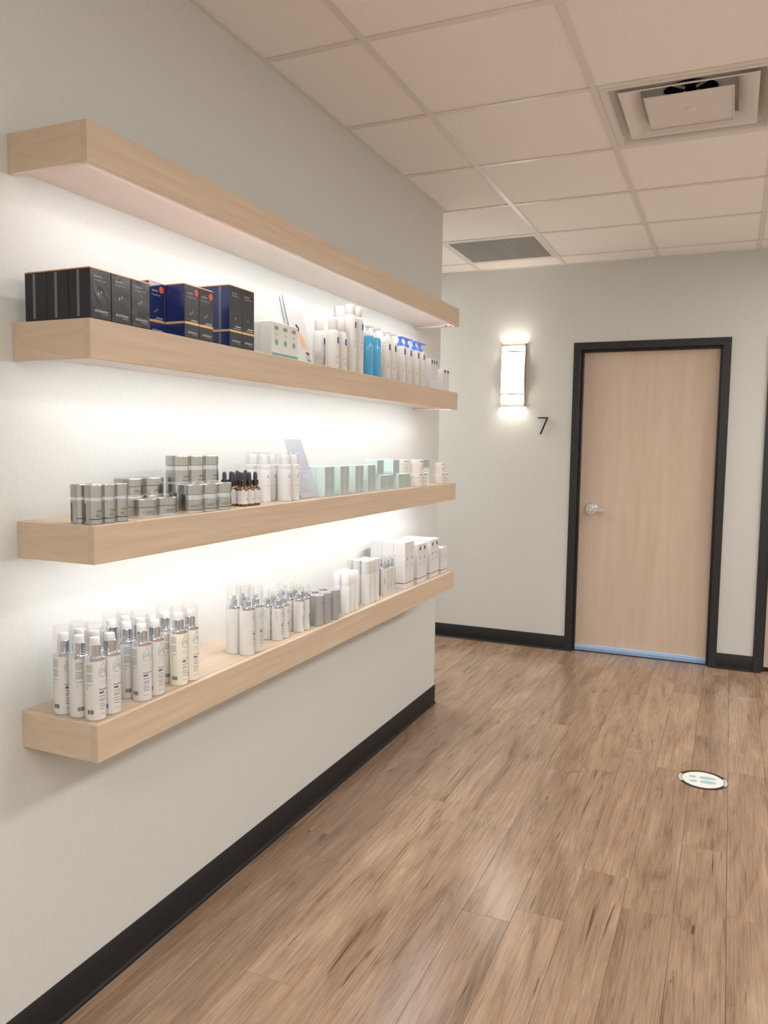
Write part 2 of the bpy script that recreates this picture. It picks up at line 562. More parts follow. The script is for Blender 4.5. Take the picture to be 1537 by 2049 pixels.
# cove baseboards
def cove(hgt=0.1042, t=0.004, toe=0.014):
    p = [(0, 0), (toe, 0), (toe, 0.0015)]
    for k in range(1, 6):
        a = k / 6 * PI / 2
        p.append((t + (toe - t) * (1 - math.sin(a)), 0.0015 + 0.014 * (1 - math.cos(a)) + 0.001))
    p += [(t, 0.018), (t, hgt - 0.002), (t - 0.002, hgt), (0, hgt)]
    return p
CV = cove()
struct('baseboard_left', B().prism(CV, 'y', YB, YC + 0.004).mesh('baseboard_left', 'rubber_black', True, 50))
def far_base(name, x0, x1):
    struct(name, B().prism([(YF - a, z) for a, z in CV], 'x', x0, x1).mesh(name, 'rubber_black', True, 50))
far_base('baseboard_far', XL, D1[0])
far_base('baseboard_between_doors', D1[1], D2[0])
far_base('baseboard_far_right', D2[1], XR)
struct('baseboard_return', B().prism([(YC + a, z) for a, z in CV], 'x', XL, 0.004).mesh('baseboard_return', 'rubber_black', True, 50))

# doors
def door(name, d, swing, lever=True):
    x0, x1 = d
    root = bpy.data.objects.new(name, None); COL.objects.link(root)
    root.location = (x0, YF, 0); root['kind'] = 'structure'
    W = x1 - x0
    F = 0.050; ST = 0.016; PJ = 0.012
    fr = B()
    for (a, c) in ((0, F), (W - F, W)):
        fr.bev(a, c, -PJ, 0.105, 0, DZ, 0.0025, 1)
    fr.bev(F - 0.003, W - F + 0.003, -PJ, 0.105, DZ - F, DZ, 0.0025, 1)
    obj('door_frame', fr.mesh('door_frame', 'frame_black', False), root)
    st = B()
    st.bev(F, F + ST, 0.030, 0.052, 0, DZ - F - ST, 0.002)
    st.bev(W - F - ST, W - F, 0.030, 0.052, 0, DZ - F - ST, 0.002)
    st.bev(F, W - F, 0.030, 0.052, DZ - F - ST, DZ - F, 0.002)
    obj('door_stop', st.mesh('door_stop', 'frame_black', False), root)
    lf = obj('door_leaf', B().bev(F + 0.003, W - F - 0.003, 0.0535, 0.098, 0.028, DZ - F - 0.003, 0.0015).mesh('door_leaf', 'maple_door', False), root)
    if lever:
        lx, lz = 0.5953 - x0 + 0.001, 1.022
        b = B()
        def disc(r, y0, y1, be=0.003):
            bb = B().lathe([(0, 0), (r, 0), (r, y1 - y0 - be), (r - be, y1 - y0), (0, y1 - y0)], 32)
            for v in bb.v: b.v.append((lx + v[0], y0 + (y1 - y0) - (y1 - y0) + (-v[2]) + (y1 - y0) * 0, lz + v[1]))
            n = len(b.v) - len(bb.v)
            for f in bb.f: b.f.append(tuple(n + i for i in f)); b.mi.append(0)
        disc(0.042, 0.0535, 0.0635)
        ro = obj('rosette', b.mesh('rosette', 'steel'), lf)
        b = B(); disc(0.021, 0.0435, 0.0805)
        obj('spindle', b.mesh('spindle', 'steel'), lf)
        b = B()
        yl = 0.0535 - 0.055
        pts = [(lx - 0.016, lz - 0.004), (lx - 0.019, lz + 0.001), (lx - 0.016, lz + 0.008), (lx - 0.006, lz + 0.014), (lx + 0.008, lz + 0.014),
               (lx + 0.098, lz + 0.008), (lx + 0.101, lz + 0.004), (lx + 0.100, lz - 0.012), (lx + 0.008, lz - 0.012), (lx - 0.008, lz - 0.011)]
        b.prism(pts, 'y', yl, yl + 0.014)
        b.prism([(lx - 0.012, lz - 0.009), (lx + 0.012, lz - 0.009), (lx + 0.012, lz + 0.011), (lx - 0.012, lz + 0.011)], 'y', yl + 0.014, 0.0445)
        obj('lever', b.mesh('lever', 'steel', True, 30), lf)
        sw = obj('door_bottom_strip', B().bev(F + 0.004, W - F - 0.004, 0.040, 0.0535, 0.024, 0.049, 0.002).mesh('door_bottom_strip', 'strip_blue', False), root)  # pale blue strip at the foot of the door, lower band darker
        sw['label'] = 'pale blue strip along the door bottom'
        obj('strip_lower_band', B().box(F + 0.004, W - F - 0.004, 0.043, 0.052, 0.007, 0.024).mesh('strip_lower_band', 'strip_blue_dark', False), sw)
    else:
        obj('strike_plate', B().bev(F - 0.001, F + 0.0025, 0.0, 0.028, 0.99, 1.08, 0.0008).mesh('strike_plate', 'steel', False), root)
    return root
door('door_1', D1, 1)
door('door_2', D2, 1, False)

# ------------------------------------------------------------------ ceiling fixtures
def troffer(i, j, label):
    x0, x1, y0, _ = cell(i, j); y1 = y0 + 2 * TP
    t = thing('ceiling_light', label, 'ceiling light', ((x0 + x1) / 2, (y0 + y1) / 2, H), 0, 'recessed ceiling lights beyond the vent')
    a, c = (x1 - x0) / 2 - 0.013, (y1 - y0) / 2 - 0.013
    f = B()
    f.box(-a, -a + 0.03, -c, c, 0.0005, 0.05).box(a - 0.03, a, -c, c, 0.0005, 0.05).box(-a + 0.03, a - 0.03, -c, -c + 0.03, 0.0005, 0.05).box(-a + 0.03, a - 0.03, c - 0.03, c, 0.0005, 0.05)
    f.box(-a, a, -c, c, 0.05, 0.055)
    obj('housing', f.mesh('housing', 'diffuser_white', False), t)
    e = B().face([(-a + 0.03, c - 0.03, 0.012), (a - 0.03, c - 0.03, 0.012), (a - 0.03, -c + 0.03, 0.012), (-a + 0.03, -c + 0.03, 0.012)])
    obj('lens', e.mesh('lens', 'troffer', False, fix=False), t)
for (i, j) in TROF:
    troffer(i, j, 'lit white ceiling light panel' if i == 4 else 'lit white ceiling light panel added unseen in the side corridor' if i < 0 else 'lit white ceiling light panel by the back wall')

x0, x1, y0, y1 = cell(*DIFF)
dcx, dcy = (x0 + x1) / 2, (y0 + y1) / 2
t = thing('air_diffuser', 'white square stepped supply air diffuser set in the ceiling', 'air vent', (dcx, dcy, H))
def ring(b, s0, z0, s1, z1, th=0.0015):
    """a sloped square collar from half-size s0 at z0 to half-size s1 at z1"""
    A = [(-s0, -s0), (s0, -s0), (s0, s0), (-s0, s0)]; C = [(-s1, -s1), (s1, -s1), (s1, s1), (-s1, s1)]
    for k in range(4):
        m = (k + 1) % 4
        b.face([(*A[k], z0), (*A[m], z0), (*C[m], z1), (*C[k], z1)])
        b.face([(*A[k], z0 + th), (*C[k], z1 + th), (*C[m], z1 + th), (*A[m], z0 + th)])
    return b
h0 = TP / 2 - 0.013
b = B()
ring(b, h0, 0.0, h0 - 0.022, 0.0)
ring(b, h0 - 0.022, 0.0, h0 - 0.030, 0.022)
ring(b, h0 - 0.030, 0.022, 0.16, 0.085)
b.lathe([(0.107, 0.0845), (0.235, 0.0845)], 40)
obj('tray', b.mesh('tray', 'diffuser_white', False, fix=False), t)
b = B()
ring(b, 0.232, 0.004, 0.215, 0.006)
ring(b, 0.215, 0.006, 0.165, 0.034)
obj('cone', b.mesh('cone', 'diffuser_white', False, fix=False), t)
b = B()
b.bev(-0.152, 0.152, -0.152, 0.152, 0.003, 0.006, 0.001)
ring(b, 0.152, 0.003, 0.150, -0.001)
pl = obj('plaque', b.mesh('plaque', 'diffuser_white', False), t)
obj('hub', B().lathe([(0, -0.004), (0.012, -0.004), (0.018, 0.0), (0.019, 0.003), (0.0, 0.003)], 24).mesh('hub', 'diffuser_white'), pl)
b = B().lathe([(0.108, 0.084), (0.108, 0.135)], 40)
b.lathe([(0.0, 0.134), (0.108, 0.134)], 40)
obj('duct', b.mesh('duct', 'duct_dark', fix=False), t)
b = B().lathe([(0.098, 0.070), (0.110, 0.070), (0.110, 0.084), (0.098, 0.084), (0.098, 0.070)], 40)
for k in range(4):
    a = PI / 4 + k * PI / 2
    c, s = math.cos(a), math.sin(a)
    b.tube([(0.03 * c, 0.03 * s, 0.074), (0.105 * c, 0.105 * s, 0.076)], 0.006, 6)
obj('spider', b.mesh('spider', 'diffuser_white'), t)

x0, x1, y0, y1 = cell(*GRIL)
t = thing('return_grille', 'grey perforated return air grille in a white ceiling frame', 'air vent', ((x0 + x1) / 2, (y0 + y1) / 2, H))
a = TP / 2 - 0.013; g = 0.270
b = B()
b.box(-a, -g, -a, a, 0.0, 0.012).box(g, a, -a, a, 0.0, 0.012).box(-g, g, -a, -g, 0.0, 0.012).box(-g, g, g, a, 0.0, 0.012)
obj('grille_frame', b.mesh('grille_frame', 'diffuser_white', False), t)
b = B()
N = 42
for k in range(N + 1):
    p = -g + 2 * g * k / N
    b.box(p - 0.0011, p + 0.0011, -g, g, 0.002, 0.012).box(-g, g, p - 0.0011, p + 0.0011, 0.0022, 0.012)
o = obj('grille_grid', b.mesh('grille_grid', 'grille_grey', False, fix=False), t)
o['kind'] = 'stuff'
obj('backing', B().box(-g, g, -g, g, 0.0125, 0.014).mesh('backing', 'grille_grey', False), t)

# ------------------------------------------------------------------ wall sconce and number
t = thing('wall_sconce', 'lit rectangular wall sconce with white glass and nickel frame', 'wall lamp', (0.0275, YF, 1.966))
hw, hh = 0.086, 0.220
b = B().bev(-hw, hw, -0.006, 0, -hh, hh, 0.002)
obj('back_plate', b.mesh('back_plate', 'nickel', False), t)
for s in (-1, 1):
    outline = []
    for k in range(13):
        z = -hh + 2 * hh * k / 12
        outline.append((-0.034 - 0.016 * math.cos(z / hh * PI / 2), z))
    outline = [(-0.004, -hh)] + outline + [(-0.004, hh)]
    xa, xb = (s * hw - 0.003 * (s > 0), s * hw + 0.003 * (s < 0))
    obj('side_rail', B().prism([(y, z) for y, z in outline], 'x', xa, xb).mesh('side_rail', 'nickel', True, 25), t)
def arc(r0_, dep, z0, z1, th):
    """bowed horizontal band in front of the plate"""
    b = B(); n = 16
    P = [(-r0_ + 2 * r0_ * k / n) for k in range(n + 1)]
    f = lambda x: -0.052 - dep * (1 - (x / r0_) ** 2)
    for x_, xn in zip(P, P[1:]):
        q = [(x_, f(x_)), (xn, f(xn)), (xn, f(xn) + th), (x_, f(x_) + th)]
        n0 = len(b.v)
        b.v += [(x, y, z0) for x, y in q] + [(x, y, z1) for x, y in q]
        for ff in ((0, 1, 5, 4), (2, 3, 7, 6), (4, 5, 6, 7), (3, 2, 1, 0)):
            b.f.append(tuple(n0 + i for i in ff)); b.mi.append(0)
    return b
obj('glass_shade', arc(hw - 0.004, 0.030, -hh + 0.022, hh - 0.022, 0.004).mesh('glass_shade', 'sconce_glass', True, 40), t)
for z in (2.124 - 1.966, 1.827 - 1.966):
    br = obj('cross_bar', arc(hw + 0.001, 0.034, z - 0.005, z + 0.005, -0.006).mesh('cross_bar', 'nickel', True, 40), t)
    for s in (-1, 1):
        obj('finial', B().lathe([(0, -0.007), (0.006, -0.005), (0.0075, 0), (0.006, 0.005), (0, 0.007)], 12, s * (hw - 0.004), -0.060).mesh('finial', 'nickel'), br).location = (0, 0, z)
for zz in (0.105, -0.105):
    ld = bpy.data.lights.new('bulb', 'POINT')
    ld.energy = BULB
    ld.color = (1.0, 0.955, 0.88)
    ld.shadow_soft_size = 0.02
    lo = bpy.data.objects.new('bulb', ld); COL.objects.link(lo); lo.parent = t; lo.location = (0, -0.034, zz)

t = thing('room_number', 'black metal numeral 7 standing off the wall below the sconce', 'number', (0.2131, YF, 1.5446))
q = [(0, 0.1204), (0.0725, 0.1204), (0.0725, 0.1150), (0.0275, 0.0), (0.0160, 0.0), (0.0607, 0.1120), (0, 0.1120)]
obj('numeral', B().prism(q, 'y', -0.026, -0.018).mesh('numeral', 'number_black', False), t)
for px, pz in ((0.035, 0.117), (0.028, 0.016)):
    obj('standoff', B().tube([(px, -0.018, pz), (px, 0, pz)], 0.002, 6).mesh('standoff', 'number_black'), t)

# ------------------------------------------------------------------ floor sticker
t = thing('floor_sticker', 'round floor sticker with two teal footprints on white', 'sticker', (1.4345, 3.4755, 0.0))
R = 0.104
obj('disc', B().lathe([(0, 0.0006), (R, 0.0006), (R, 0.0001), (0, 0.0001)], 48).mesh('disc', 'sticker_dark', False), t)
obj('centre_disc', B().lathe([(0, 0.0008), (R * 0.83, 0.0008), (R * 0.83, 0.0006)], 48).mesh('centre_disc', 'sticker_white', False, fix=False), t)
for mid, half in ((0.05, 0.42), (PI + 0.05, 0.42)):
    b = B(); bt = B(); n = 8
    for k in range(n):
        a, c = mid - half + 2 * half * k / n, mid - half + 2 * half * (k + 1) / n
        b.face([(R * .86 * math.cos(a), R * .86 * math.sin(a), 0.0009), (R * .97 * math.cos(a), R * .97 * math.sin(a), 0.0009), (R * .97 * math.cos(c), R * .97 * math.sin(c), 0.0009), (R * .86 * math.cos(c), R * .86 * math.sin(c), 0.0009)])
    for k in range(9):
        a = mid - half * 0.85 + 2 * half * 0.85 * k / 8
        d = 0.018 if k % 2 else 0.03
        r_a, r_b = (R * .885, R * .945)
        bt.face([(r_a * math.cos(a - d), r_a * math.sin(a - d), 0.0010), (r_b * math.cos(a - d * 0.4), r_b * math.sin(a - d * 0.4), 0.0010), (r_b * math.cos(a + d), r_b * math.sin(a + d), 0.0010), (r_a * math.cos(a + d * 0.4), r_a * math.sin(a + d * 0.4), 0.0010)])
    rp = obj('rim_panel', b.mesh('rim_panel', 'sticker_white', False), t)
    obj('rim_print', bt.mesh('rim_print', 'sticker_dark', False), rp)
def footprint(yo, sgn):
    b = B()
    def blob(cx, cy, rx, ry, tap, n=20):
        b.face([(cx + rx * math.cos(2 * PI * k / n), cy + yo + ry * (1 + tap * math.cos(2 * PI * k / n)) * math.sin(2 * PI * k / n), 0.0010) for k in range(n)])
    blob(-0.041, 0.002 * sgn, 0.0165, 0.0115, 0.15)
    blob(0.022, 0.0, 0.036, 0.0165, -0.15)
    return b.mesh('footprint', 'sticker_teal', False)
fp1 = obj('footprint', footprint(0.023, 1), t); fp1.rotation_euler = (0, 0, 0.10)
fp2 = obj('footprint', footprint(-0.023, -1), t); fp2.rotation_euler = (0, 0, 0.10)

# ------------------------------------------------------------------ shelves
def shelf(k, label):
    zt, zb = ZT[k], ZB[k]
    L = SY1 - SY0
    t = thing('floating_shelf', label, 'shelf', (0, SY0, zb), 0, 'maple floating shelves on the wall')
    h = zt - zb
    FT = 0.018
    lit = k < 3
    def board(nm, q, m, inner):
        me = B().bev(*q, 0.0012).mesh(nm, [m, 'shelf_white'], False)
        if lit:
            for p in me.polygons:      # underside and inner side are painted white
                if p.normal.z < -0.9 or inner(p.normal): p.material_index = 1
        obj(nm, me, t)
    board('front_fascia', (SD - FT, SD, 0, L, 0, h - 0.0005), 'maple', lambda n: n.x < -0.9)
    board('end_panel', (0, SD - FT, 0, FT, 0, h - 0.0005), 'maple_end', lambda n: n.y > 0.9)
    board('end_panel', (0, SD - FT, L - FT, L, 0, h - 0.0005), 'maple_end', lambda n: n.y < -0.9)
    obj('top_board', B().box(0, SD - FT, FT, L - FT, h - 0.020, h).mesh('top_board', 'maple', False), t)
    ob = obj('bottom_panel', B().box(0.0, SD - FT, FT, L - FT, 0.014, 0.020).mesh('bottom_panel', 'shelf_white' if lit else 'maple', False), t)
    if lit:
        # LED strip in a slim channel behind the front fascia, tilted towards the wall
        xs = SD - FT - 0.013
        c = B()
        c.prism([(xs + 0.011, 0.0139), (xs + 0.0115, 0.002), (xs + 0.0135, 0.002), (xs + 0.0128, 0.0139)], 'y', FT + 0.012, L - FT - 0.012)
        ch = obj('led_channel', c.mesh('led_channel', 'silver_light', False), t)
        e = B().face([(xs, FT + 0.015, 0.0092), (xs + 0.0098, FT + 0.015, 0.0074), (xs + 0.0098, L - FT - 0.015, 0.0074), (xs, L - FT - 0.015, 0.0092)])
        me = e.mesh('led_strip', 'led', False, fix=False)
        if me.polygons[0].normal.z > 0: me.flip_normals()
        obj('led_strip', me, ch)
        wr = B().tube([(0.006, L - FT - 0.012, 0.006), (0.05, L - FT - 0.014, 0.007), (0.10, L - FT - 0.010, 0.009), (0.16, L - FT - 0.013, 0.006), (0.19, L - FT - 0.014, 0.006)], 0.0016, 6)
        obj('wire', wr.mesh('wire', 'wire_orange'), t)
        if k == 0:
            cb = B()
            cb.bev(0.166, 0.178, L - FT - 0.016, L - FT - 0.010, 0.001, 0.006, 0.0008).bev(0.186, 0.203, L - FT - 0.017, L - FT - 0.009, 0.0005, 0.005, 0.0008)
            obj('connector', cb.mesh('connector', 'wire_dark', False), t)
    return t
shelf(0, 'top maple floating shelf, nothing standing on it')
shelf(1, 'maple floating shelf carrying the black cartons and blue bottles')
shelf(2, 'maple floating shelf carrying the silver jars and mint cartons')
shelf(3, 'lowest maple floating shelf carrying pump bottles with clear caps')

# ------------------------------------------------------------------ product kit
class Kind:
    def __init__(s, name, cat):
        s.name, s.cat, s.parts = name, cat, []
    def part(s, name, me, sub=None, label=None):
        s.parts.append((name, me, sub, label)); return s
    def at(s, x, y, z, label, group, rz=0.0):
        t = thing(s.name, label, s.cat, (x, y, z), rz, group)
        made = []
        for (nm, me, sub, lb) in s.parts:
            o = obj(nm, me, made[sub] if sub is not None else t)
            if lb: o['label'] = lb
            made.append(o)
        return t
def lath(name, prof, m, seg=28, ang=38):
    return B().lathe(prof, seg).mesh(name, m, True, ang)
def lines(b, r, a0, zs, wd, th=0.0009, var=0.3, seed=1):
    rnd = random.Random(seed)
    for z in zs:
        ww = wd * (1 - var * rnd.random())
        b.cstrip(r, a0, a0 + ww / r, z, z + th, 3)
    return b
def bars(b, r, a0, z0, z1, wd, n=14, seed=3):
    rnd = random.Random(seed)
    u = 0
    step = wd / n
    for k in range(n):
        q = step * rnd.uniform(0.3, 0.8)
        b.cstrip(r, a0 + u / r, a0 + (u + q) / r, z0, z1, 1)
        u += step
    return b

def logo(r, a0, z0, s):
    """drop outline with a curl inside, wrapped on the bottle; s = drop height"""
    b = B()
    fn = on_cyl(r, a0, z0)
    def stroke(pts, wd):
        fine = []
        for (p, q) in zip(pts, pts[1:]):
            m = max(1, int(math.hypot(q[0] - p[0], q[1] - p[1]) / 0.0012))
            fine += [(p[0] + (q[0] - p[0]) * i / m, p[1] + (q[1] - p[1]) * i / m) for i in range(m)]
        fine.append(pts[-1])
        for (p, q) in zip(fine, fine[1:]):
            d = Vector((q[0] - p[0], q[1] - p[1]))
            if d.length < 1e-9: continue
            n = Vector((-d.y, d.x)).normalized() * wd / 2
            b.face([fn(p[0] - n.x, p[1] - n.y), fn(q[0] - n.x, q[1] - n.y), fn(q[0] + n.x, q[1] + n.y), fn(p[0] + n.x, p[1] + n.y)])
    R_ = s * 0.34
    drop = [(0, s)] + [(R_ * math.cos(math.radians(a)), R_ + R_ * math.sin(math.radians(a))) for a in range(150, 391, 12)] + [(0, s)]
    stroke(drop, s * 0.035)
    for q in (0.74, 0.5, 0.27):
        pts = [(R_ * q * math.cos(math.radians(a)) + R_ * 0.10 * (1 - q), R_ * 0.92 + R_ * q * math.sin(math.radians(a))) for a in range(-25, 215, 16)]
        stroke(pts, s * 0.03)
    return b

def pump_bottle(d, Ht, word, body='white_satin', two_step=False, full=True):
    r = d / 2
    k = Kind('pump_bottle', 'bottle')
    zb = Ht * 0.675
    k.part('body', lath('body', [(0, 0), (r - 0.0025, 0), (r - 0.0008, 0.0010), (r, 0.003), (r, zb), (0, zb)], body))
    k.part('collar', lath('collar', [(r + 0.0001, zb - 0.001), (r + 0.0002, zb), (r + 0.0002, zb + 0.0055), (r - 0.001, zb + 0.0065), (0, zb + 0.0065)], 'chrome'))
    zc = zb + 0.0065
    if two_step:
        k.part('pump_sleeve', lath('pump_sleeve', [(0.0105, zc), (0.0105, zc + 0.017), (0.0090, zc + 0.018), (0, zc + 0.018)], 'chrome'))
        k.part('pump_head', lath('pump_head', [(0.0055, zc + 0.018), (0.0055, zc + Ht * 0.15), (0.005, zc + Ht * 0.155), (0, zc + Ht * 0.155)], 'chrome'))
    else:
        k.part('pump_sleeve', lath('pump_sleeve', [(0.016, zc), (0.016, zc + 0.0015), (0.0138, zc + 0.002), (0.0138, zc + 0.0262), (0.0128, zc + 0.0272), (0, zc + 0.0272)], 'chrome'))
        k.part('pump_head', lath('pump_head', [(0.0118, zc + 0.0272), (0.0114, zc + 0.041), (0.0100, zc + 0.0430), (0, zc + 0.0422)], 'white_plastic'))
    k.part('clear_cap', B().lathe([(r - 0.0012, zc - 0.0005), (r - 0.0014, Ht - 0.0015), (r - 0.003, Ht), (0, Ht)], 32).mesh('clear_cap', 'clear_cap'))
    rp = r + 0.00025
    b = B()
    t, s = fit(word, min(0.0255, 0.0034 * len(word)) * d / 0.046)
    b.flat(t, on_cyl(rp, -0.42, zb * 0.50))
    q = d / 0.046
    lines(b, rp, -0.42, [zb * f for f in (0.40, 0.355, 0.325, 0.275, 0.235, 0.19)], 0.0235 * q, 0.0011, 0.45, 5)
    lines(b, rp, -0.40, [zb * 0.105], 0.014 * q, 0.0007, 0.1, 2)
    bb = b if full else B()
    lines(bb, rp, -1.75, [zb * (0.93 - 0.022 * n) for n in range(6)] + [zb * (0.77 - 0.022 * n) for n in range(6)] + [zb * 0.60], 0.0165 * q, 0.0008, 0.12, 9)
    if not full:
        k.part('back_print', bb.mesh('back_print', 'print_pale', False, fix=False))
    if full:
        bars(b, rp, -1.62, zb * 0.115, zb * 0.185, 0.0145 * q, 15)
        tt, s = text('E', 0.006)
        b.flat(tt, on_cyl(rp, -1.62, zb * 0.53))
    k.part('lettering', b.mesh('lettering', 'print_dark', False, fix=False))
    k.part('blue_bar', B().cstrip(rp, -0.42, -0.42 + 0.0115 * q / r, zb * 0.448, zb * 0.478, 4).mesh('blue_bar', 'print_blue', False, fix=False), label='small blue bar')
    k.part('logo', logo(rp, 0.02, zb * 0.72, zb * 0.245).mesh('logo', 'print_teal', False, fix=False), label='teal drop outline with a wave curl')
    b = B()
    tt, s = fit('SENTE', 0.0205 * q)
    b.flat(tt, on_cyl(rp, -0.44, zb * 0.625))
    lines(b, rp, -0.44, [zb * 0.595], 0.0235 * q, 0.0006, 0.0, 4)
    k.part('brand_print', b.mesh('brand_print', 'print_pale', False, fix=False))
    return k

z4, z3, z2 = ZT[3], ZT[2], ZT[1]
# ---- lowest shelf
KA = pump_bottle(0.0460, 0.2030, 'Replenish')
KB = pump_bottle(0.0460, 0.2030, 'Restorative')
KC = pump_bottle(0.0460, 0.2030, 'Acne Wash', 'cream_satin')
KD = pump_bottle(0.0460, 0.2030, 'Restorative', 'white_satin', True, False)
KE = pump_bottle(0.0375, 0.1560, 'Replenish', 'white_satin', True, False)
LA = "white pump bottle, cluster of six at the end"
for x in (0.188, 0.141, 0.094):
    for y in (1.152, 1.200):
        KA.at(x, y, z4, LA, 'six pump bottles at the shelf end', 0.62 if (x == 0.141 and y == 1.152) else random.uniform(-0.12, 0.05) if x > 0.1 else -0.25)
LBl = "white pump bottle, middle cluster of six"
for x in (0.191, 0.144, 0.097):
    for y in (1.304, 1.352):
        KB.at(x, y, z4, LBl, 'six pump bottles in the middle cluster', 0.60 if (x == 0.144 and y == 1.304) else random.uniform(-0.4, -0.25) if y < 1.33 else -0.1)
for x, y in ((0.192, 1.443), (0.192, 1.490), (0.145, 1.445)):
    KC.at(x, y, z4, "ivory pump bottle, cluster of three", 'three ivory pump bottles', 0.8 if x < 0.15 else -0.08)
for x in (0.189, 0.142):
    for y in (1.765, 1.812):
        KD.at(x, y, z4, "tall white bottle with chrome pump, cluster of four", 'four tall bottles past the gap', 0.30 if y < 1.8 else -0.02)
for x, y in ((0.178, 1.955), (0.178, 1.994), (0.139, 1.953), (0.139, 1.992)):
    KE.at(x, y, z4, "short chrome-pump bottle beside the cluster of four", 'short pump bottles, first cluster', 0.15)
for x, y in ((0.183, 2.083), (0.183, 2.122), (0.144, 2.083), (0.144, 2.122), (0.105, 2.102)):
    KE.at(x, y, z4, "short chrome-pump bottle beside the grey canisters", 'short pump bottles, second cluster', 0.25)

k = Kind('canister', 'canister')
r = 0.0235
k.part('body', lath('body', [(0, 0), (r - 0.001, 0), (r, 0.001), (r, 0.104), (0.0, 0.104)], 'canister_grey'))
k.part('rim', lath('rim', [(r + 0.0002, 0.1035), (r + 0.0002, 0.1065), (r - 0.003, 0.1068), (r - 0.0035, 0.1030), (0, 0.1030)], 'canister_rim'))
b = lines(B(), r + 0.0002, -0.35, (0.083, 0.079, 0.076), 0.013, 0.0008, 0.4, 3)
k.part('lettering', b.mesh('lettering', 'print_dark', False, fix=False))
for x, y in ((0.190, 2.198), (0.190, 2.254), (0.192, 2.314), (0.138, 2.206), (0.138, 2.262), (0.138, 2.318)):
    k.at(x, y, z4, "grey metal canister with pale recessed lid", 'grey canisters')

k = Kind('spray_can', 'bottle')
r = 0.0175
k.part('body', lath('body', [(0, 0), (r - 0.001, 0), (r, 0.001), (r, 0.100), (r - 0.002, 0.104), (0, 0.104)], 'white_satin'))
k.part('cap', lath('cap', [(r - 0.0012, 0.104), (r - 0.0012, 0.146), (r - 0.004, 0.151), (0, 0.152)], 'white_plastic'))
b = lines(B(), r + 0.0002, -0.5, [0.088 - 0.006 * n for n in range(7)], 0.012, 0.0007, 0.5, 3)
k.part('lettering', b.mesh('lettering', 'print_pale', False, fix=False))
for x, y in ((0.190, 2.418), (0.190, 2.455), (0.190, 2.493), (0.152, 2.425), (0.152, 2.463), (0.152, 2.500)):
    k.at(x, y, z4, "slim white capped bottle beside the grey canisters", 'slim white capped bottles')

k = Kind('lotion_bottle', 'bottle')
r = 0.0185
k.part('body', lath('body', [(0, 0), (r - 0.001, 0), (r, 0.001), (r, 0.121), (0, 0.121)], 'white_satin'))
k.part('cap', lath('cap', [(r, 0.1215), (r, 0.1700), (r - 0.001, 0.1712), (0, 0.1712)], 'silver_light'))
b = lines(B(), r + 0.0002, -0.5, [0.108 - 0.006 * n for n in range(9)] + [0.03, 0.027], 0.013, 0.0007, 0.5, 3)
k.part('lettering', b.mesh('lettering', 'print_pale', False, fix=False))
for x, y in ((0.186, 2.606), (0.186, 2.646), (0.186, 2.692), (0.147, 2.610), (0.147, 2.650), (0.147, 2.690), (0.108, 2.632)):
    k.at(x, y, z4, "white lotion bottle with a tall silver cap", 'white bottles with silver caps')

k = Kind('serum_bottle', 'bottle')
r = 0.0165
k.part('body', lath('body', [(0, 0), (r - 0.001, 0), (r, 0.001), (r, 0.112), (0, 0.112)], 'silver_light'))
k.part('pump', lath('pump', [(0.0085, 0.112), (0.0085, 0.128), (0.0048, 0.129), (0.0048, 0.145), (0, 0.146)], 'chrome'))
k.part('clear_cap', B().lathe([(r - 0.0012, 0.1122), (r - 0.0012, 0.158), (r - 0.002, 0.160), (0, 0.160)], 28).mesh('clear_cap', 'clear_cap'))
b = lines(B(), r + 0.0002, -0.4, [0.052, 0.044, 0.040, 0.036], 0.012, 0.0009, 0.4, 6)
b.cstrip(r + 0.0002, -1.2, -1.12, 0.05, 0.075, 1)
k.part('lettering', b.mesh('lettering', 'print_dark', False, fix=False))
for x, y in ((0.184, 2.797), (0.184, 2.834), (0.184, 2.874), (0.148, 2.800), (0.148, 2.838)):
    k.at(x, y, z4, "slim silver serum bottle beside the red-striped cartons", 'slim silver serum bottles')

# cartons
def carton(name, dx, dy, hz, m, r=0.0012):
    k = Kind(name, 'box')
    k.dx, k.dy, k.hz = dx, dy, hz
    k.part('body', B().bev(-dx, 0, 0, dy, 0, hz, r).mesh('body', m, False))
    return k
def fquads(b, x, rects):
    for (y0, y1, z0, z1) in rects:
        b.face([(x, y0, z0), (x, y1, z0), (x, y1, z1), (x, y0, z1)])
    return b
def squads(b, y, rects):
    for (x0, x1, z0, z1) in rects:
        b.face([(x0, y, z0), (x1, y, z0), (x1, y, z1), (x0, y, z1)])
    return b
def ell(b, fn, cu, cv, ru, rv, n=18):
    b.face([fn(cu + ru * math.cos(2 * PI * q / n), cv + rv * math.sin(2 * PI * q / n)) for q in range(n)])
    return b
def ell_cyl(b, fn, cu, cv, ru, rv, n=10):
    for q in range(n):
        u0_, u1_ = -1 + 2 * q / n, -1 + 2 * (q + 1) / n
        h0_, h1_ = math.sqrt(max(0, 1 - u0_ * u0_)), math.sqrt(max(0, 1 - u1_ * u1_))
        b.face([fn(cu + ru * u0_, cv - rv * h0_), fn(cu + ru * u1_, cv - rv * h1_), fn(cu + ru * u1_, cv + rv * h1_), fn(cu + ru * u0_, cv + rv * h0_)])
    return b
E_ = 0.0003
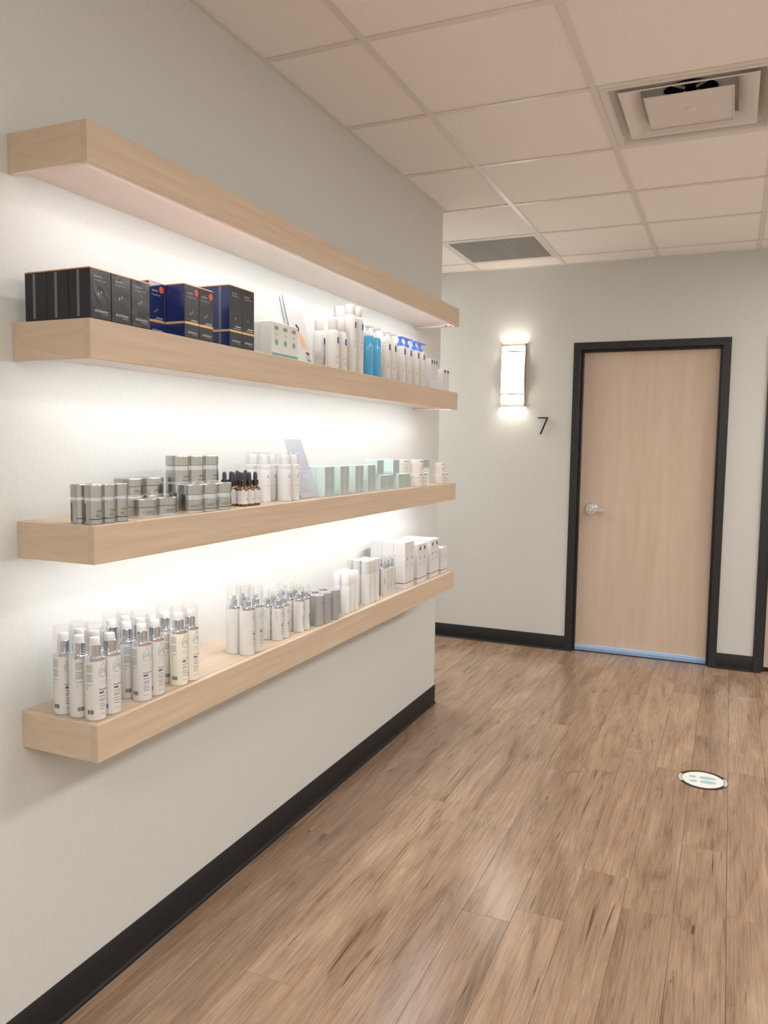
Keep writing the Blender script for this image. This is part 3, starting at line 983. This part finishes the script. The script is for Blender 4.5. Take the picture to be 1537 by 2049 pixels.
def red_carton(dx, dy, hz, dot):
    k = carton('skincare_carton', dx, dy, hz, 'carton_white')
    b = B(); zr = hz * 0.115
    fquads(b, E_, [(0.0005, dy - 0.0005, zr, zr + 0.0035)]); squads(b, -E_, [(-dx + 0.0005, -0.0005, zr, zr + 0.0035)])
    k.part('red_stripe', b.mesh('red_stripe', 'print_red', False, fix=False), label='dark red stripe')
    b = B()
    ell(b, on_x(E_, 0, 0), dy * 0.5, hz * 0.64, dy * 0.10, 0.008, 12)
    fquads(b, E_, [(dy * .25, dy * .75, hz * .50, hz * .506), (dy * .2, dy * .8, hz * .47, hz * .476), (dy * .35, dy * .65, hz * .3, hz * .304)])
    k.part('lettering', b.mesh('lettering', 'print_grey', False, fix=False))
    if dot:
        k.part('seal_dot', ell(B(), on_x(E_, 0, 0), dy * 0.5, hz * 0.88, dy * 0.16, 0.0085).mesh('seal_dot', 'print_brown', False, fix=False), label='dark red round seal')
    return k
def block(k, xf, y0, z, nx, ny, label, group, gx=0.0008, gy=0.0008, only=None):
    for i in range(nx):
        for j in range(ny):
            if only and (i, j) not in only: continue
            k.at(xf - i * (k.dx + gx), y0 + j * (k.dy + gy), z, label, group)
block(red_carton(0.0545, 0.053, 0.205, False), 0.208, 2.962, z4, 3, 2, "tallest white red-striped carton, without a seal", 'tall white red-striped cartons')
block(red_carton(0.054, 0.058, 0.179, True), 0.206, 3.121, z4, 3, 2, "sealed red-striped carton next to the tallest cartons", 'first set of sealed cartons')
block(red_carton(0.054, 0.0585, 0.182, True), 0.206, 3.285, z4, 3, 2, "sealed red-striped carton next to the small cartons", 'second set of sealed cartons')
block(red_carton(0.040, 0.042, 0.126, False), 0.206, 3.441, z4, 2, 2, "small red-striped carton at the shelf's door end", 'small red-striped cartons')

# ---- third shelf
k = Kind('serum_tube', 'bottle')
r = 0.0198
k.part('body', lath('body', [(0, 0), (r - 0.001, 0), (r, 0.001), (r, 0.052), (0, 0.052)], 'silver'))
k.part('collar', lath('collar', [(r - 0.0008, 0.052), (r - 0.0008, 0.059), (0, 0.059)], 'chrome'))
k.part('cap', lath('cap', [(r, 0.059), (r, 0.086), (r - 0.001, 0.087), (0, 0.087)], 'silver'))
b = B(); t_, s_ = fit('LEGACY', 0.0175); b.flat(t_, on_cyl(r + 0.0002, -0.42, 0.0285))
lines(b, r + 0.0002, -0.42, [0.0255], 0.019, 0.0006, 0, 1); lines(b, r + 0.0002, -0.5, [0.0215, 0.019, 0.0165], 0.016, 0.0009, 0.4, 2)
b.cstrip(r + 0.0002, -1.9, -1.72, 0.006, 0.046, 1)
k.part('lettering', b.mesh('lettering', 'print_dark', False, fix=False))
k.part('blue_stripe', B().cstrip(r + 0.0002, -1.15, 1.3, 0.0105, 0.0125, 12).mesh('blue_stripe', 'print_navy', False, fix=False), label='navy stripe')
for x, y in ((0.192, 1.152), (0.192, 1.1925), (0.192, 1.2325), (0.1510, 1.153), (0.1510, 1.194)):
    k.at(x, y, z3, "slim silver cylinder bottle with navy stripe", 'slim silver cylinders', random.uniform(-0.3, 0))

def jar(name, d, Ht, lid, label_z, stripe=False):
    r = d / 2
    k = Kind(name, 'jar')
    k.part('base', lath('base', [(0, 0), (r - 0.002, 0), (r - 0.0005, 0.0015), (r - 0.0005, 0.004), (0, 0.004)], 'silver_light', 36))
    k.part('body', lath('body', [(r - 0.0005, 0.004), (r, 0.0045), (r, lid if not stripe else lid - 0.012), (0, lid - (0.012 if stripe else 0))], 'silver', 36))
    if stripe:
        k.part('chrome_band', lath('chrome_band', [(r - 0.0007, lid - 0.012), (r - 0.0007, lid), (0, lid)], 'chrome', 36))
    k.part('lid', lath('lid', [(r - 0.001, lid + 0.0004), (r + 0.0002, lid + 0.0012), (r + 0.0002, Ht - 0.0015), (r - 0.0012, Ht), (0, Ht)], 'silver', 36))
    b = B(); t_, s_ = fit('LEGACY', 0.024); b.flat(t_, on_cyl(r + 0.0002, -0.35, label_z))
    lines(b, r + 0.0002, -0.36, [label_z - 0.003], 0.026, 0.0006, 0, 1)
    lines(b, r + 0.0002, 0.55, [label_z + 0.008, label_z + 0.004, label_z], 0.010, 0.0012, 0.4, 4)
    k.part('lettering', b.mesh('lettering', 'print_dark', False, fix=False))
    if stripe:
        k.part('blue_stripe', B().cstrip(r + 0.0002, -0.5, 1.6, 0.0075, 0.0090, 12).mesh('blue_stripe', 'print_navy', False, fix=False), label='navy stripe')
    return k
KL = jar('cream_jar', 0.0725, 0.0455, 0.025, 0.012)
for x, y, n, ll in ((0.168, 1.338, 0, 'front'), (0.168, 1.412, 0, 'front'), (0.090, 1.381, 0, 'back'), (0.090, 1.457, 0, 'back'), (0.090, 1.381, 1, 'top'), (0.090, 1.457, 1, 'top')):
    lb = {'front': "low wide silver jar beside the slim cylinders",
          'back': "low wide silver jar carrying another jar",
          'top': "low wide silver jar stacked on another"}[ll]
    KL.at(x, y, z3 + 0.0455 * n, lb, 'low silver jars, ' + ll, -0.25 if n == 0 else -0.1)
KT = jar('cream_jar', 0.0625, 0.0735, 0.047, 0.0165, True)
for n, y in enumerate((1.507, 1.572, 1.636)):
    KT.at(0.187, y, z3, "tall silver chrome-banded jar beside the droppers", 'tall silver jars, front row', -0.65 + 0.1 * n)
for n, y in enumerate((1.533, 1.598, 1.664)):
    KT.at(0.1230, y, z3, "tall silver chrome-banded jar carrying another jar", 'tall silver jars, back row', 0.3)
    KT.at(0.1230, y, z3 + 0.0735, "tall silver chrome-banded jar stacked on another", 'tall silver jars, stacked on top', 0.0)

k = Kind('dropper_bottle', 'bottle')
r = 0.0155
k.part('glass', lath('glass', [(0, 0), (r - 0.002, 0), (r, 0.002), (r, 0.049), (r - 0.003, 0.055), (0.0075, 0.058), (0.0075, 0.063), (0, 0.063)], 'amber'))
k.part('label', B().cstrip(r + 0.0003, 0, 2 * PI, 0.007, 0.0455, 28).mesh('label', 'paper', True, fix=False), label='white paper label')
b = lines(B(), r + 0.0005, -0.25, [0.020], 0.007, 0.0018, 0, 1)
k.part('lettering', b.mesh('lettering', 'print_dark', False, fix=False))
k.part('collar', lath('collar', [(0.0098, 0.061), (0.0098, 0.0745), (0.009, 0.0755), (0, 0.0755)], 'collar_black', 20))
k.part('bulb', lath('bulb', [(0.0060, 0.0755), (0.0060, 0.090), (0.0052, 0.0955), (0.003, 0.0985), (0, 0.0993)], 'rubber_bulb', 16, 60))
for x, y in ((0.190, 1.743), (0.190, 1.776), (0.190, 1.808), (0.157, 1.742), (0.157, 1.776), (0.124, 1.746), (0.124, 1.779), (0.124, 1.814), (0.091, 1.860), (0.091, 1.905)):
    k.at(x, y, z3, "small amber dropper bottle with white label", 'amber dropper bottles', random.uniform(-0.3, 0.1))

k = Kind('foaming_bottle', 'bottle')
r = 0.0228
k.part('body', lath('body', [(0, 0), (r - 0.002, 0), (r - 0.0003, 0.001), (r, 0.003), (r, 0.100), (r - 0.001, 0.1035), (0, 0.1035)], 'white_satin', 32))
k.part('collar', lath('collar', [(r - 0.0008, 0.104), (r - 0.0008, 0.1150), (r - 0.002, 0.116), (0, 0.116)], 'white_plastic', 32))
k.part('pump', lath('pump', [(0.0145, 0.116), (0.0145, 0.139), (0.0125, 0.146), (0.006, 0.148), (0, 0.148)], 'white_plastic', 24))
k.part('clear_cap', B().lathe([(r - 0.002, 0.1165), (r - 0.002, 0.150), (r - 0.004, 0.1545), (0, 0.155)], 28).mesh('clear_cap', 'clear_cap'))
b = B()
for n, z in enumerate((0.085, 0.073, 0.061, 0.049, 0.037, 0.025)):
    b.cstrip(r + 0.0002, 0.05, 0.16, z, z + 0.0045, 1)
lines(b, r + 0.0002, -0.5, [0.052, 0.0495], 0.011, 0.0006, 0.3, 7)
k.part('lettering', b.mesh('lettering', 'print_grey', False, fix=False))
k.part('logo', ell_cyl(B(), on_cyl(r + 0.0002, -0.12, 0), 0, 0.080, 0.0030, 0.0045).mesh('logo', 'print_teal', False, fix=False))
for x, y in ((0.145, 1.925), (0.132, 1.990), (0.180, 1.993), (0.181, 2.043), (0.096, 1.936), (0.084, 1.995)):
    k.at(x, y, z3, "white foaming pump bottle beside the dropper bottles", 'white foaming pump bottles', random.uniform(-0.3, 0.0))

def lean_card(name, label, cat, xb, yb, z, wd, ht, lean, m, th=0.0012, group=None):
    """a sheet standing on its lower edge and leaning back towards the wall"""
    t = thing(name, label, cat, (xb, yb, z), 0, group)
    t.rotation_euler = (0, -lean, 0)
    return t
t = lean_card('card_holder', 'white printed card in a leaning clear acrylic stand', 'sign', 0.186, 2.094, z3 + 0.0012, 0.114, 0.205, 0.34, 'card_lilac')
obj('card', B().box(-0.0016, 0, 0.002, 0.112, 0.002, 0.206).mesh('card', 'card_lilac', False), t)
obj('acrylic_panel', B().bev(0.0005, 0.0025, 0, 0.114, 0, 0.208, 0.0006).mesh('acrylic_panel', 'acrylic', False), t)
b = B(); fquads(b, 0.0030, [(0.03, 0.055, 0.105, 0.110), (0.03, 0.085, 0.093, 0.0945), (0.02, 0.095, 0.062, 0.0628), (0.022, 0.09, 0.036, 0.038), (0.03, 0.08, 0.030, 0.032), (0.04, 0.07, 0.024, 0.0255)])
obj('lettering', b.mesh('lettering', 'print_pale', False, fix=False), t)

def mint_carton(dx, dy, hz):
    k = carton('skincare_carton', dx, dy, hz, 'carton_mint')
    b = B()
    fquads(b, E_, [(0.001, dy - 0.001, 0.001, hz - 0.001)])
    k.part('front_panel', b.mesh('front_panel', 'mint_front_shade', False, fix=False))  # shade on the front face, painted as a grey sheet
    b = B()
    fquads(b, 2 * E_, [(dy * .15, dy * .85, hz * .42, hz * .432), (dy * .15, dy * .85, hz * .34, hz * .35), (dy * .2, dy * .8, hz * .28, hz * .29), (dy * .3, dy * .7, hz * .2, hz * .208)])
    k.part('lettering', b.mesh('lettering', 'print_grey', False, fix=False))
    return k
KM = mint_carton(0.036, 0.0355, 0.105)
for n, (y, xf) in enumerate(((2.230, 0.200), (2.349, 0.200), (2.473, 0.200), (2.584, 0.200))):
    block(KM, xf, y, z3, 3 if n == 0 else 1, 2, "tall narrow mint carton, shade painted on front", 'tall mint cartons')
KW = mint_carton(0.056, 0.066, 0.061)
block(KW, 0.200, 2.706, z3, 2, 2, "wide mint carton on the board beside tall mint cartons", 'wide mint cartons, first pair')
block(KW, 0.200, 2.894, z3, 2, 2, "wide mint carton on the board beside pinkish jars", 'wide mint cartons, second pair')
for y in (2.693, 2.858):
    KW.at(0.190, y, z3 + 0.061, 'wide mint carton lying on top of another', 'wide mint cartons stacked on top')

def pink_jar(d, Ht, nm):
    r = d / 2
    k = Kind('cream_jar', 'jar')
    k.part('body', lath('body', [(0, 0), (r - 0.0015, 0), (r, 0.0015), (r, Ht * 0.68), (0, Ht * 0.68)], 'jar_pink', 32))
    k.part('lid', lath('lid', [(r + 0.0002, Ht * 0.69), (r + 0.0002, Ht - 0.001), (r - 0.001, Ht), (0, Ht)], 'white_plastic', 32))
    b = B(); lines(b, r + 0.0005, -0.5, [Ht * 0.85], 0.020, 0.0030, 0, 1); lines(b, r + 0.0002, 0.35, [Ht * f for f in (0.5, 0.42, 0.34, 0.26)], 0.008, 0.0016, 0.3, 3)
    k.part('lettering', b.mesh('lettering', 'print_dark', False, fix=False))
    k.part('seal', ell_cyl(B(), on_cyl(r + 0.0002, -0.3, 0), 0, Ht * 0.38, 0.006, 0.007).mesh('seal', 'print_pale', False, fix=False))
    return k
KP = pink_jar(0.060, 0.0590, 'a')
for x, y, n in ((0.190, 3.122, 0), (0.190, 3.184, 0), (0.125, 3.100, 0)):
    KP.at(x, y, z3, "pinkish jar standing on the board by mint cartons", 'pinkish jars on the board', -0.2)
for x, y in ((0.190, 3.128), (0.125, 3.100)):
    KP.at(x, y, z3 + 0.0590, 'pinkish white jar stacked on another', 'pinkish jars stacked on top', -0.2)
k = Kind('serum_bottle', 'bottle')
r = 0.0125
k.part('body', lath('body', [(0, 0), (r - 0.001, 0), (r, 0.001), (r, 0.072), (0, 0.072)], 'white_satin', 20))
k.part('collar', lath('collar', [(r - 0.001, 0.072), (r - 0.001, 0.080), (0, 0.080)], 'chrome', 20))
k.part('cap', lath('cap', [(r, 0.080), (r, 0.113), (0, 0.114)], 'silver', 20))
k.part('lettering', lines(B(), r + 0.0002, -0.3, [0.06, 0.05, 0.04, 0.03], 0.009, 0.0018, 0.4, 3).mesh('lettering', 'print_dark', False, fix=False))
for y in (3.262, 3.290, 3.318, 3.346):
    k.at(0.155, y, z3, "slim white silver-capped bottle between the pinkish jars", 'slim bottles between the jars')
KS = pink_jar(0.046, 0.0500, 'b')
for x, y in ((0.192, 3.425), (0.192, 3.488)):
    KS.at(x, y, z3, "small pinkish jar on the board at its door end", 'small pinkish jars on the board', -0.2)
KS.at(0.192, 3.427, z3 + 0.0500, 'small pinkish jar stacked on another at the shelf end', 'small pinkish jar on top', -0.2)

# ---- second shelf: black cartons
def plus_marks(b, x, cy, cz, s, n=2):
    for q in range(n):
        oy = (q - (n - 1) / 2) * s * 1.25
        oz = (q - (n - 1) / 2) * s * 0.7
        b.face([(x, cy + oy - s * .5, cz + oz), (x, cy + oy - s * .1, cz + oz - s * .12), (x, cy + oy, cz + oz - s * .75), (x, cy + oy + s * .1, cz + oz - s * .12),
                (x, cy + oy + s * .5, cz + oz), (x, cy + oy + s * .1, cz + oz + s * .12), (x, cy + oy, cz + oz + s * .75), (x, cy + oy - s * .1, cz + oz + s * .12)])
    return b
def black_carton(dx, dy, hz, top, band=None, dot=False, side='carton_black', n=2, front='carton_black', low=True):
    k = Kind('skincare_carton', 'box'); k.dx, k.dy, k.hz = dx, dy, hz
    b = B().bev(-dx, 0, 0, dy, 0, hz - 0.0015, 0.0012)
    me = b.mesh('body', [front, side], False)
    for p in me.polygons:
        p.material_index = 0 if p.normal.x > 0.5 else 1
    k.part('body', me)
    e = B().bev(-dx, 0.0003, -0.0003, dy, hz - 0.0035, hz, 0.001)
    k.part('copper_edge', e.mesh('copper_edge', 'copper', False), label='copper coloured top edge')
    b = B()
    t_, s_ = fit('skinbetter', dy * 0.66); b.flat(t_, on_x(E_, dy * 0.20, hz * 0.135 if hz < 0.12 else hz * 0.085))
    if top:
        t_, s_ = fit(top[0], dy * 0.40); b.flat(t_, on_x(E_, dy * 0.18, hz * 0.82 if dot or hz < 0.12 else hz * 0.86))
        zz = hz * 0.75 if dot or hz < 0.12 else hz * 0.82
        t_, s_ = fit(top[1], dy * 0.56); b.flat(t_, on_x(E_, dy * 0.18, zz))
    k.part('lettering', b.mesh('lettering', 'print_silver', False, fix=False))
    b = fquads(B(), E_, [(dy * .52, dy * .85, hz * .10, hz * .105)] if hz < 0.12 else [(dy * .5, dy * .86, hz * .06, hz * .063), (dy * .45, dy * .88, hz * .33, hz * .345), (dy * .3, dy * .88, hz * .30, hz * .308)])
    k.part('small_print', b.mesh('small_print', 'print_silver', False, fix=False))
    k.part('plus_marks', plus_marks(B(), E_, dy * 0.46, hz * (0.52 if hz < 0.12 else 0.47), 0.0065, n).mesh('plus_marks', 'gold_band', False, fix=False), label='small gold plus marks')
    if hz < 0.12 or n == 1:
        k.part('wrap_seam', squads(B(), -E_, [(-dx * .60, -dx * .48, 0.004, hz - 0.005)]).mesh('wrap_seam', 'wrap_seam', False, fix=False), label='folded seam of the clear wrap')
    if band:
        g = B()
        fquads(g, E_, [(0.0005, dy - 0.0005, band, band + 0.0055)]); squads(g, -E_, [(-dx + 0.0005, -0.0005, band, band + 0.0055)])
        k.part('gold_band', g.mesh('gold_band', 'gold_band', False, fix=False), label='gold band')
    if dot:
        k.part('round_sticker', ell(B(), on_x(2 * E_, 0, 0), dy * 0.80, hz * 0.87, 0.0088, 0.0088).mesh('round_sticker', 'sticker_orange', False, fix=False), label='round orange sticker')
    return k
KX = black_carton(0.0615, 0.0620, 0.1065, ('AlphaRet', 'Overnight Cream'))
for i, j in ((0, 0), (0, 1), (0, 2), (1, 0), (2, 0), (1, 1), (1, 2)):
    KX.at(0.2255 - i * 0.0632, 1.1185 + j * 0.0632, z2, "short black shrink-wrapped carton with copper top edge", 'short black cartons')
KY = black_carton(0.0590, 0.0590, 0.1320, ('AlphaRet', 'Overnight Cream'), 0.0335, True, 'carton_navy')
block(KY, 0.2240, 1.437, z2, 1, 2, "black and navy carton with orange sticker, standing forward", 'stickered cartons, front row')
KYb = black_carton(0.0590, 0.0590, 0.1320, ('AlphaRet', 'Overnight Cream'), 0.0335, True, 'carton_navy', 2, 'carton_navy')
block(KYb, 0.1640, 1.376, z2, 1, 2, "navy-fronted carton with orange sticker, set back", 'stickered cartons, set back')
KZ = black_carton(0.0585, 0.0600, 0.1650, ('Rejuvenate', 'Overnight Cream'), 0.0400, False, 'carton_navy', 1)
block(KZ, 0.2240, 1.630, z2, 2, 2, "tallest black and navy carton, no sticker", 'tall black cartons')

k = carton('skincare_carton', 0.0430, 0.0505, 0.1010, 'carton_green')
b = B()
fquads(b, E_, [(0.013, 0.036, 0.078, 0.089), (0.017, 0.033, 0.0665, 0.0675), (0.017, 0.033, 0.064, 0.065), (0.017, 0.033, 0.0615, 0.0625)])
k.part('lettering', b.mesh('lettering', 'print_grey', False, fix=False))
b = B()
ell(b, on_x(E_, 0, 0), 0.025, 0.042, 0.010, 0.0095, 20)
fquads(b, E_, [(0.0005, 0.050, 0.001, 0.010)])
k.part('teal_print', b.mesh('teal_print', 'print_teal', False, fix=False), label='teal disc and base band')
block(k, 0.2170, 1.858, z2, 2, 3, "pale green carton with teal disc", 'pale green cartons')

# brochures
for n in range(3):
    lab = ('front brochure with a figure print, leaning among white leaflets', 'blank white brochure leaning behind the printed one', 'blank white brochure leaning behind the printed one')[n]
    yb = 2.022 - 0.010 * n
    t = lean_card('brochure', lab, 'brochure', 0.2080 - 0.0055 * n, yb, z2 + 0.0005, 0.1, 0.222, 0.25, 'paper', group=None if n == 0 else 'blank brochures')
    obj('sheets', B().box(-0.002, 0, 0, 0.108, 0, 0.222 - 0.004 * n).mesh('sheets', 'paper', False), t)
    if n == 0:
        b = B(); tt, s = fit('SZ6S', 0.066); b.flat(tt, on_x(E_, 0.024, 0.168)); fquads(b, E_, [(0.024, 0.09, 0.158, 0.1592), (0.03, 0.095, 0.152, 0.1527)])
        obj('lettering', b.mesh('lettering', 'print_pale', False, fix=False), t)
        # flat print: a nude back with raised dark hair bun, and a brown square mark
        fn = on_x(E_, 0, 0)
        fig = [(0.050, 0.104), (0.058, 0.104), (0.062, 0.098), (0.073, 0.092), (0.078, 0.080), (0.083, 0.066), (0.092, 0.050), (0.100, 0.038), (0.098, 0.036), (0.086, 0.046), (0.077, 0.056), (0.074, 0.050), (0.066, 0.046), (0.054, 0.047), (0.048, 0.054), (0.049, 0.068), (0.046, 0.084), (0.044, 0.094), (0.049, 0.098)]
        obj('figure_print', B().face([fn(*p) for p in fig]).mesh('figure_print', 'print_skin', False, fix=False), t)
        b = B(); ell(b, fn, 0.052, 0.112, 0.0075, 0.010); ell(b, on_x(E_ * 1.5, 0, 0), 0.046, 0.120, 0.006, 0.006)
        obj('hair_print', b.mesh('hair_print', 'print_hair', False, fix=False), t)
        b = B(); fquads(b, E_, [(0.070, 0.094, 0.006, 0.036)])
        obj('mark_square', b.mesh('mark_square', 'print_brown', False, fix=False), t)
        b = B(); fquads(b, E_ * 2, [(0.0725, 0.0915, 0.009, 0.030)])
        obj('mark_inset', b.mesh('mark_inset', 'paper', False, fix=False), t)
        b = B(); fquads(b, E_ * 3, [(0.0765, 0.0785, 0.011, 0.018), (0.0850, 0.0870, 0.011, 0.018), (0.078, 0.086, 0.024, 0.030)])
        obj('mark_strokes', b.mesh('mark_strokes', 'print_brown', False, fix=False), t)
t = thing('brochure_holder', 'small clear acrylic holder beside the brochures', 'holder', (0.200, 2.150, z2))
obj('front_panel', B().bev(-0.002, 0, 0, 0.05, 0, 0.048, 0.0005).mesh('front_panel', 'acrylic', False), t)
obj('base_panel', B().bev(-0.04, -0.002, 0, 0.05, 0, 0.002, 0.0005).mesh('base_panel', 'acrylic', False), t)

def blue_mark(b, r, a, z0, z1, wd):
    return b.cstrip(r + 0.0003, a, a + wd / r, z0, z1, 3)
def spray(d, Ht, cap):
    r = d / 2
    k = Kind('spray_bottle', 'bottle')
    zc = Ht - cap
    k.part('body', lath('body', [(0, 0), (r - 0.002, 0), (r, 0.002), (r, zc - 0.020), (r - 0.003, zc - 0.010), (r - 0.009, zc), (0, zc)], 'spray_white', 28, 60))
    k.part('cap', lath('cap', [(r - 0.0065, zc - 0.003), (r - 0.0062, Ht - 0.004), (r - 0.009, Ht), (0, Ht)], 'cap_beige', 28))
    k.part('blue_mark', blue_mark(B(), r, -0.02, zc - 0.052, zc - 0.030, 0.0095).mesh('blue_mark', 'print_blue', False, fix=False), label='blue rectangle')
    b = lines(B(), r + 0.0003, -0.25, [zc - 0.060], 0.017, 0.0008, 0, 1)
    lines(b, r + 0.0003, -0.25, [zc - 0.098, zc - 0.102, zc - 0.116, zc - 0.120], 0.014, 0.0012, 0.4, 5)
    k.part('lettering', b.mesh('lettering', 'print_grey', False, fix=False))
    return k
K1 = spray(0.046, 0.1750, 0.034)
for x, y in ((0.125, 2.322), (0.185, 2.312), (0.185, 2.374)):
    K1.at(x, y, z2, "shorter white spray bottle with beige cap", 'shorter white spray bottles', random.uniform(-0.45, -0.2))
K2 = spray(0.050, 0.2445, 0.034)
for x, y in ((0.130, 2.462), (0.191, 2.435), (0.191, 2.494)):
    K2.at(x, y, z2, "tall white spray bottle with beige cap", 'tall white spray bottles', -0.32)

def pump_flask(d, hb, Ht, body, pumpm, flat_=0.62):
    k = Kind('pump_flask', 'bottle')
    r = d / 2
    k.part('body', B().lathe([(0, 0), (r - 0.002, 0), (r, 0.002), (r, hb - 0.005), (r - 0.002, hb - 0.001), (r - 0.008, hb), (0, hb)], 32).mesh('body', body, True, 50))
    c = B().lathe([(0.0135, hb), (0.0135, hb + 0.010), (0.0085, hb + 0.017), (0.0055, hb + 0.019), (0.0055, hb + 0.033)], 20)
    c.lathe([(0.0, hb + 0.041), (0.010, hb + 0.040), (0.0105, hb + 0.033), (0, hb + 0.032)], 20)
    c.prism([(0.0, hb + 0.033), (0.030, hb + 0.033), (0.034, hb + 0.0345), (0.032, hb + 0.0385), (0.0, hb + 0.0405)], 'x', -0.005, 0.005)
    k.part('pump', c.mesh('pump', pumpm, True, 40))
    k.part('blue_mark', blue_mark(B(), r, -0.02, hb - 0.036, hb - 0.012, 0.0095).mesh('blue_mark', 'print_navy' if body != 'gel_blue' else 'gel_blue_label', False, fix=False), label='blue rectangle')
    b = lines(B(), r + 0.0003, -0.3, [hb - 0.046], 0.018, 0.0008, 0, 1)
    lines(b, r + 0.0003, -0.3, [hb - 0.080, hb - 0.097, hb - 0.102, hb - 0.107], 0.015, 0.0013, 0.3, 5)
    k.part('lettering', b.mesh('lettering', 'print_grey' if body != 'gel_blue' else 'gel_blue_label', False, fix=False))
    return k
F1 = pump_flask(0.052, 0.150, 0.19, 'gel_blue', 'white_plastic')
for y in (2.578, 2.645):
    F1.at(0.193, y, z2, "blue gel bottle with white pump", 'blue gel pump bottles', -0.38)
F2 = pump_flask(0.052, 0.150, 0.19, 'spray_white', 'white_plastic')
for y in (2.746, 2.806):
    F2.at(0.193, y, z2, "white bottle with white pump", 'white bottles with white pumps', -0.38)
F3 = pump_flask(0.052, 0.150, 0.19, 'spray_white', 'pump_blue')
for y in (2.906, 2.975, 3.063, 3.130):
    F3.at(0.193, y, z2, 'white bottle with bright blue pump head', 'white bottles with blue pumps', -0.38)
def small_carton(dx, dy, hz):
    k = carton('skincare_carton', dx, dy, hz, 'carton_white')
    k.part('blue_mark', fquads(B(), E_, [(dy * .35, dy * .8, hz * .84, hz * .97)]).mesh('blue_mark', 'print_navy', False, fix=False), label='navy rectangle')
    k.part('lettering', fquads(B(), E_, [(dy * .2, dy * .85, hz * .79, hz * .80), (dy * .2, dy * .8, hz * .50, hz * .515), (dy * .2, dy * .8, hz * .35, hz * .36)]).mesh('lettering', 'print_grey', False, fix=False))
    return k
block(small_carton(0.045, 0.0300, 0.131), 0.216, 3.218, z2, 2, 3, "white navy-marked carton beside the blue-headed pump bottles", 'taller white cartons with navy marks', 0.001, 0.0008)
block(small_carton(0.045, 0.0420, 0.100), 0.216, 3.389, z2, 2, 2, "small white navy-marked carton at the shelf's door end", 'small white cartons with navy marks', 0.001, 0.001)

# ------------------------------------------------------------------ tell look-alikes apart by row and place
ORD = ('first', 'second', 'third', 'fourth', 'fifth', 'sixth', 'seventh', 'eighth')
sets = {}
for o in S.objects:
    if o.parent is None and 'label' in o and 'group' in o:
        sets.setdefault((o['label'], o['group']), []).append(o)
for (lb, gp), os_ in sets.items():
    if len(os_) < 2: continue
    rows = []
    for o in sorted(os_, key=lambda q: -q.location.x):
        if rows and rows[-1][0].location.x - o.location.x < 0.02: rows[-1].append(o)
        else: rows.append([o])
    nm = {1: [''], 2: [', front row', ', wall row'], 3: [', front row', ', middle row', ', wall row'], 4: [', front row', ', second row', ', third row', ', wall row']}[len(rows)]
    for r_, n_ in zip(rows, nm):
        r_.sort(key=lambda q: q.location.y)
        for i, o in enumerate(r_):
            o['label'] = lb + n_ + (', ' + ORD[i] + ' toward the door' if len(r_) > 1 else '')
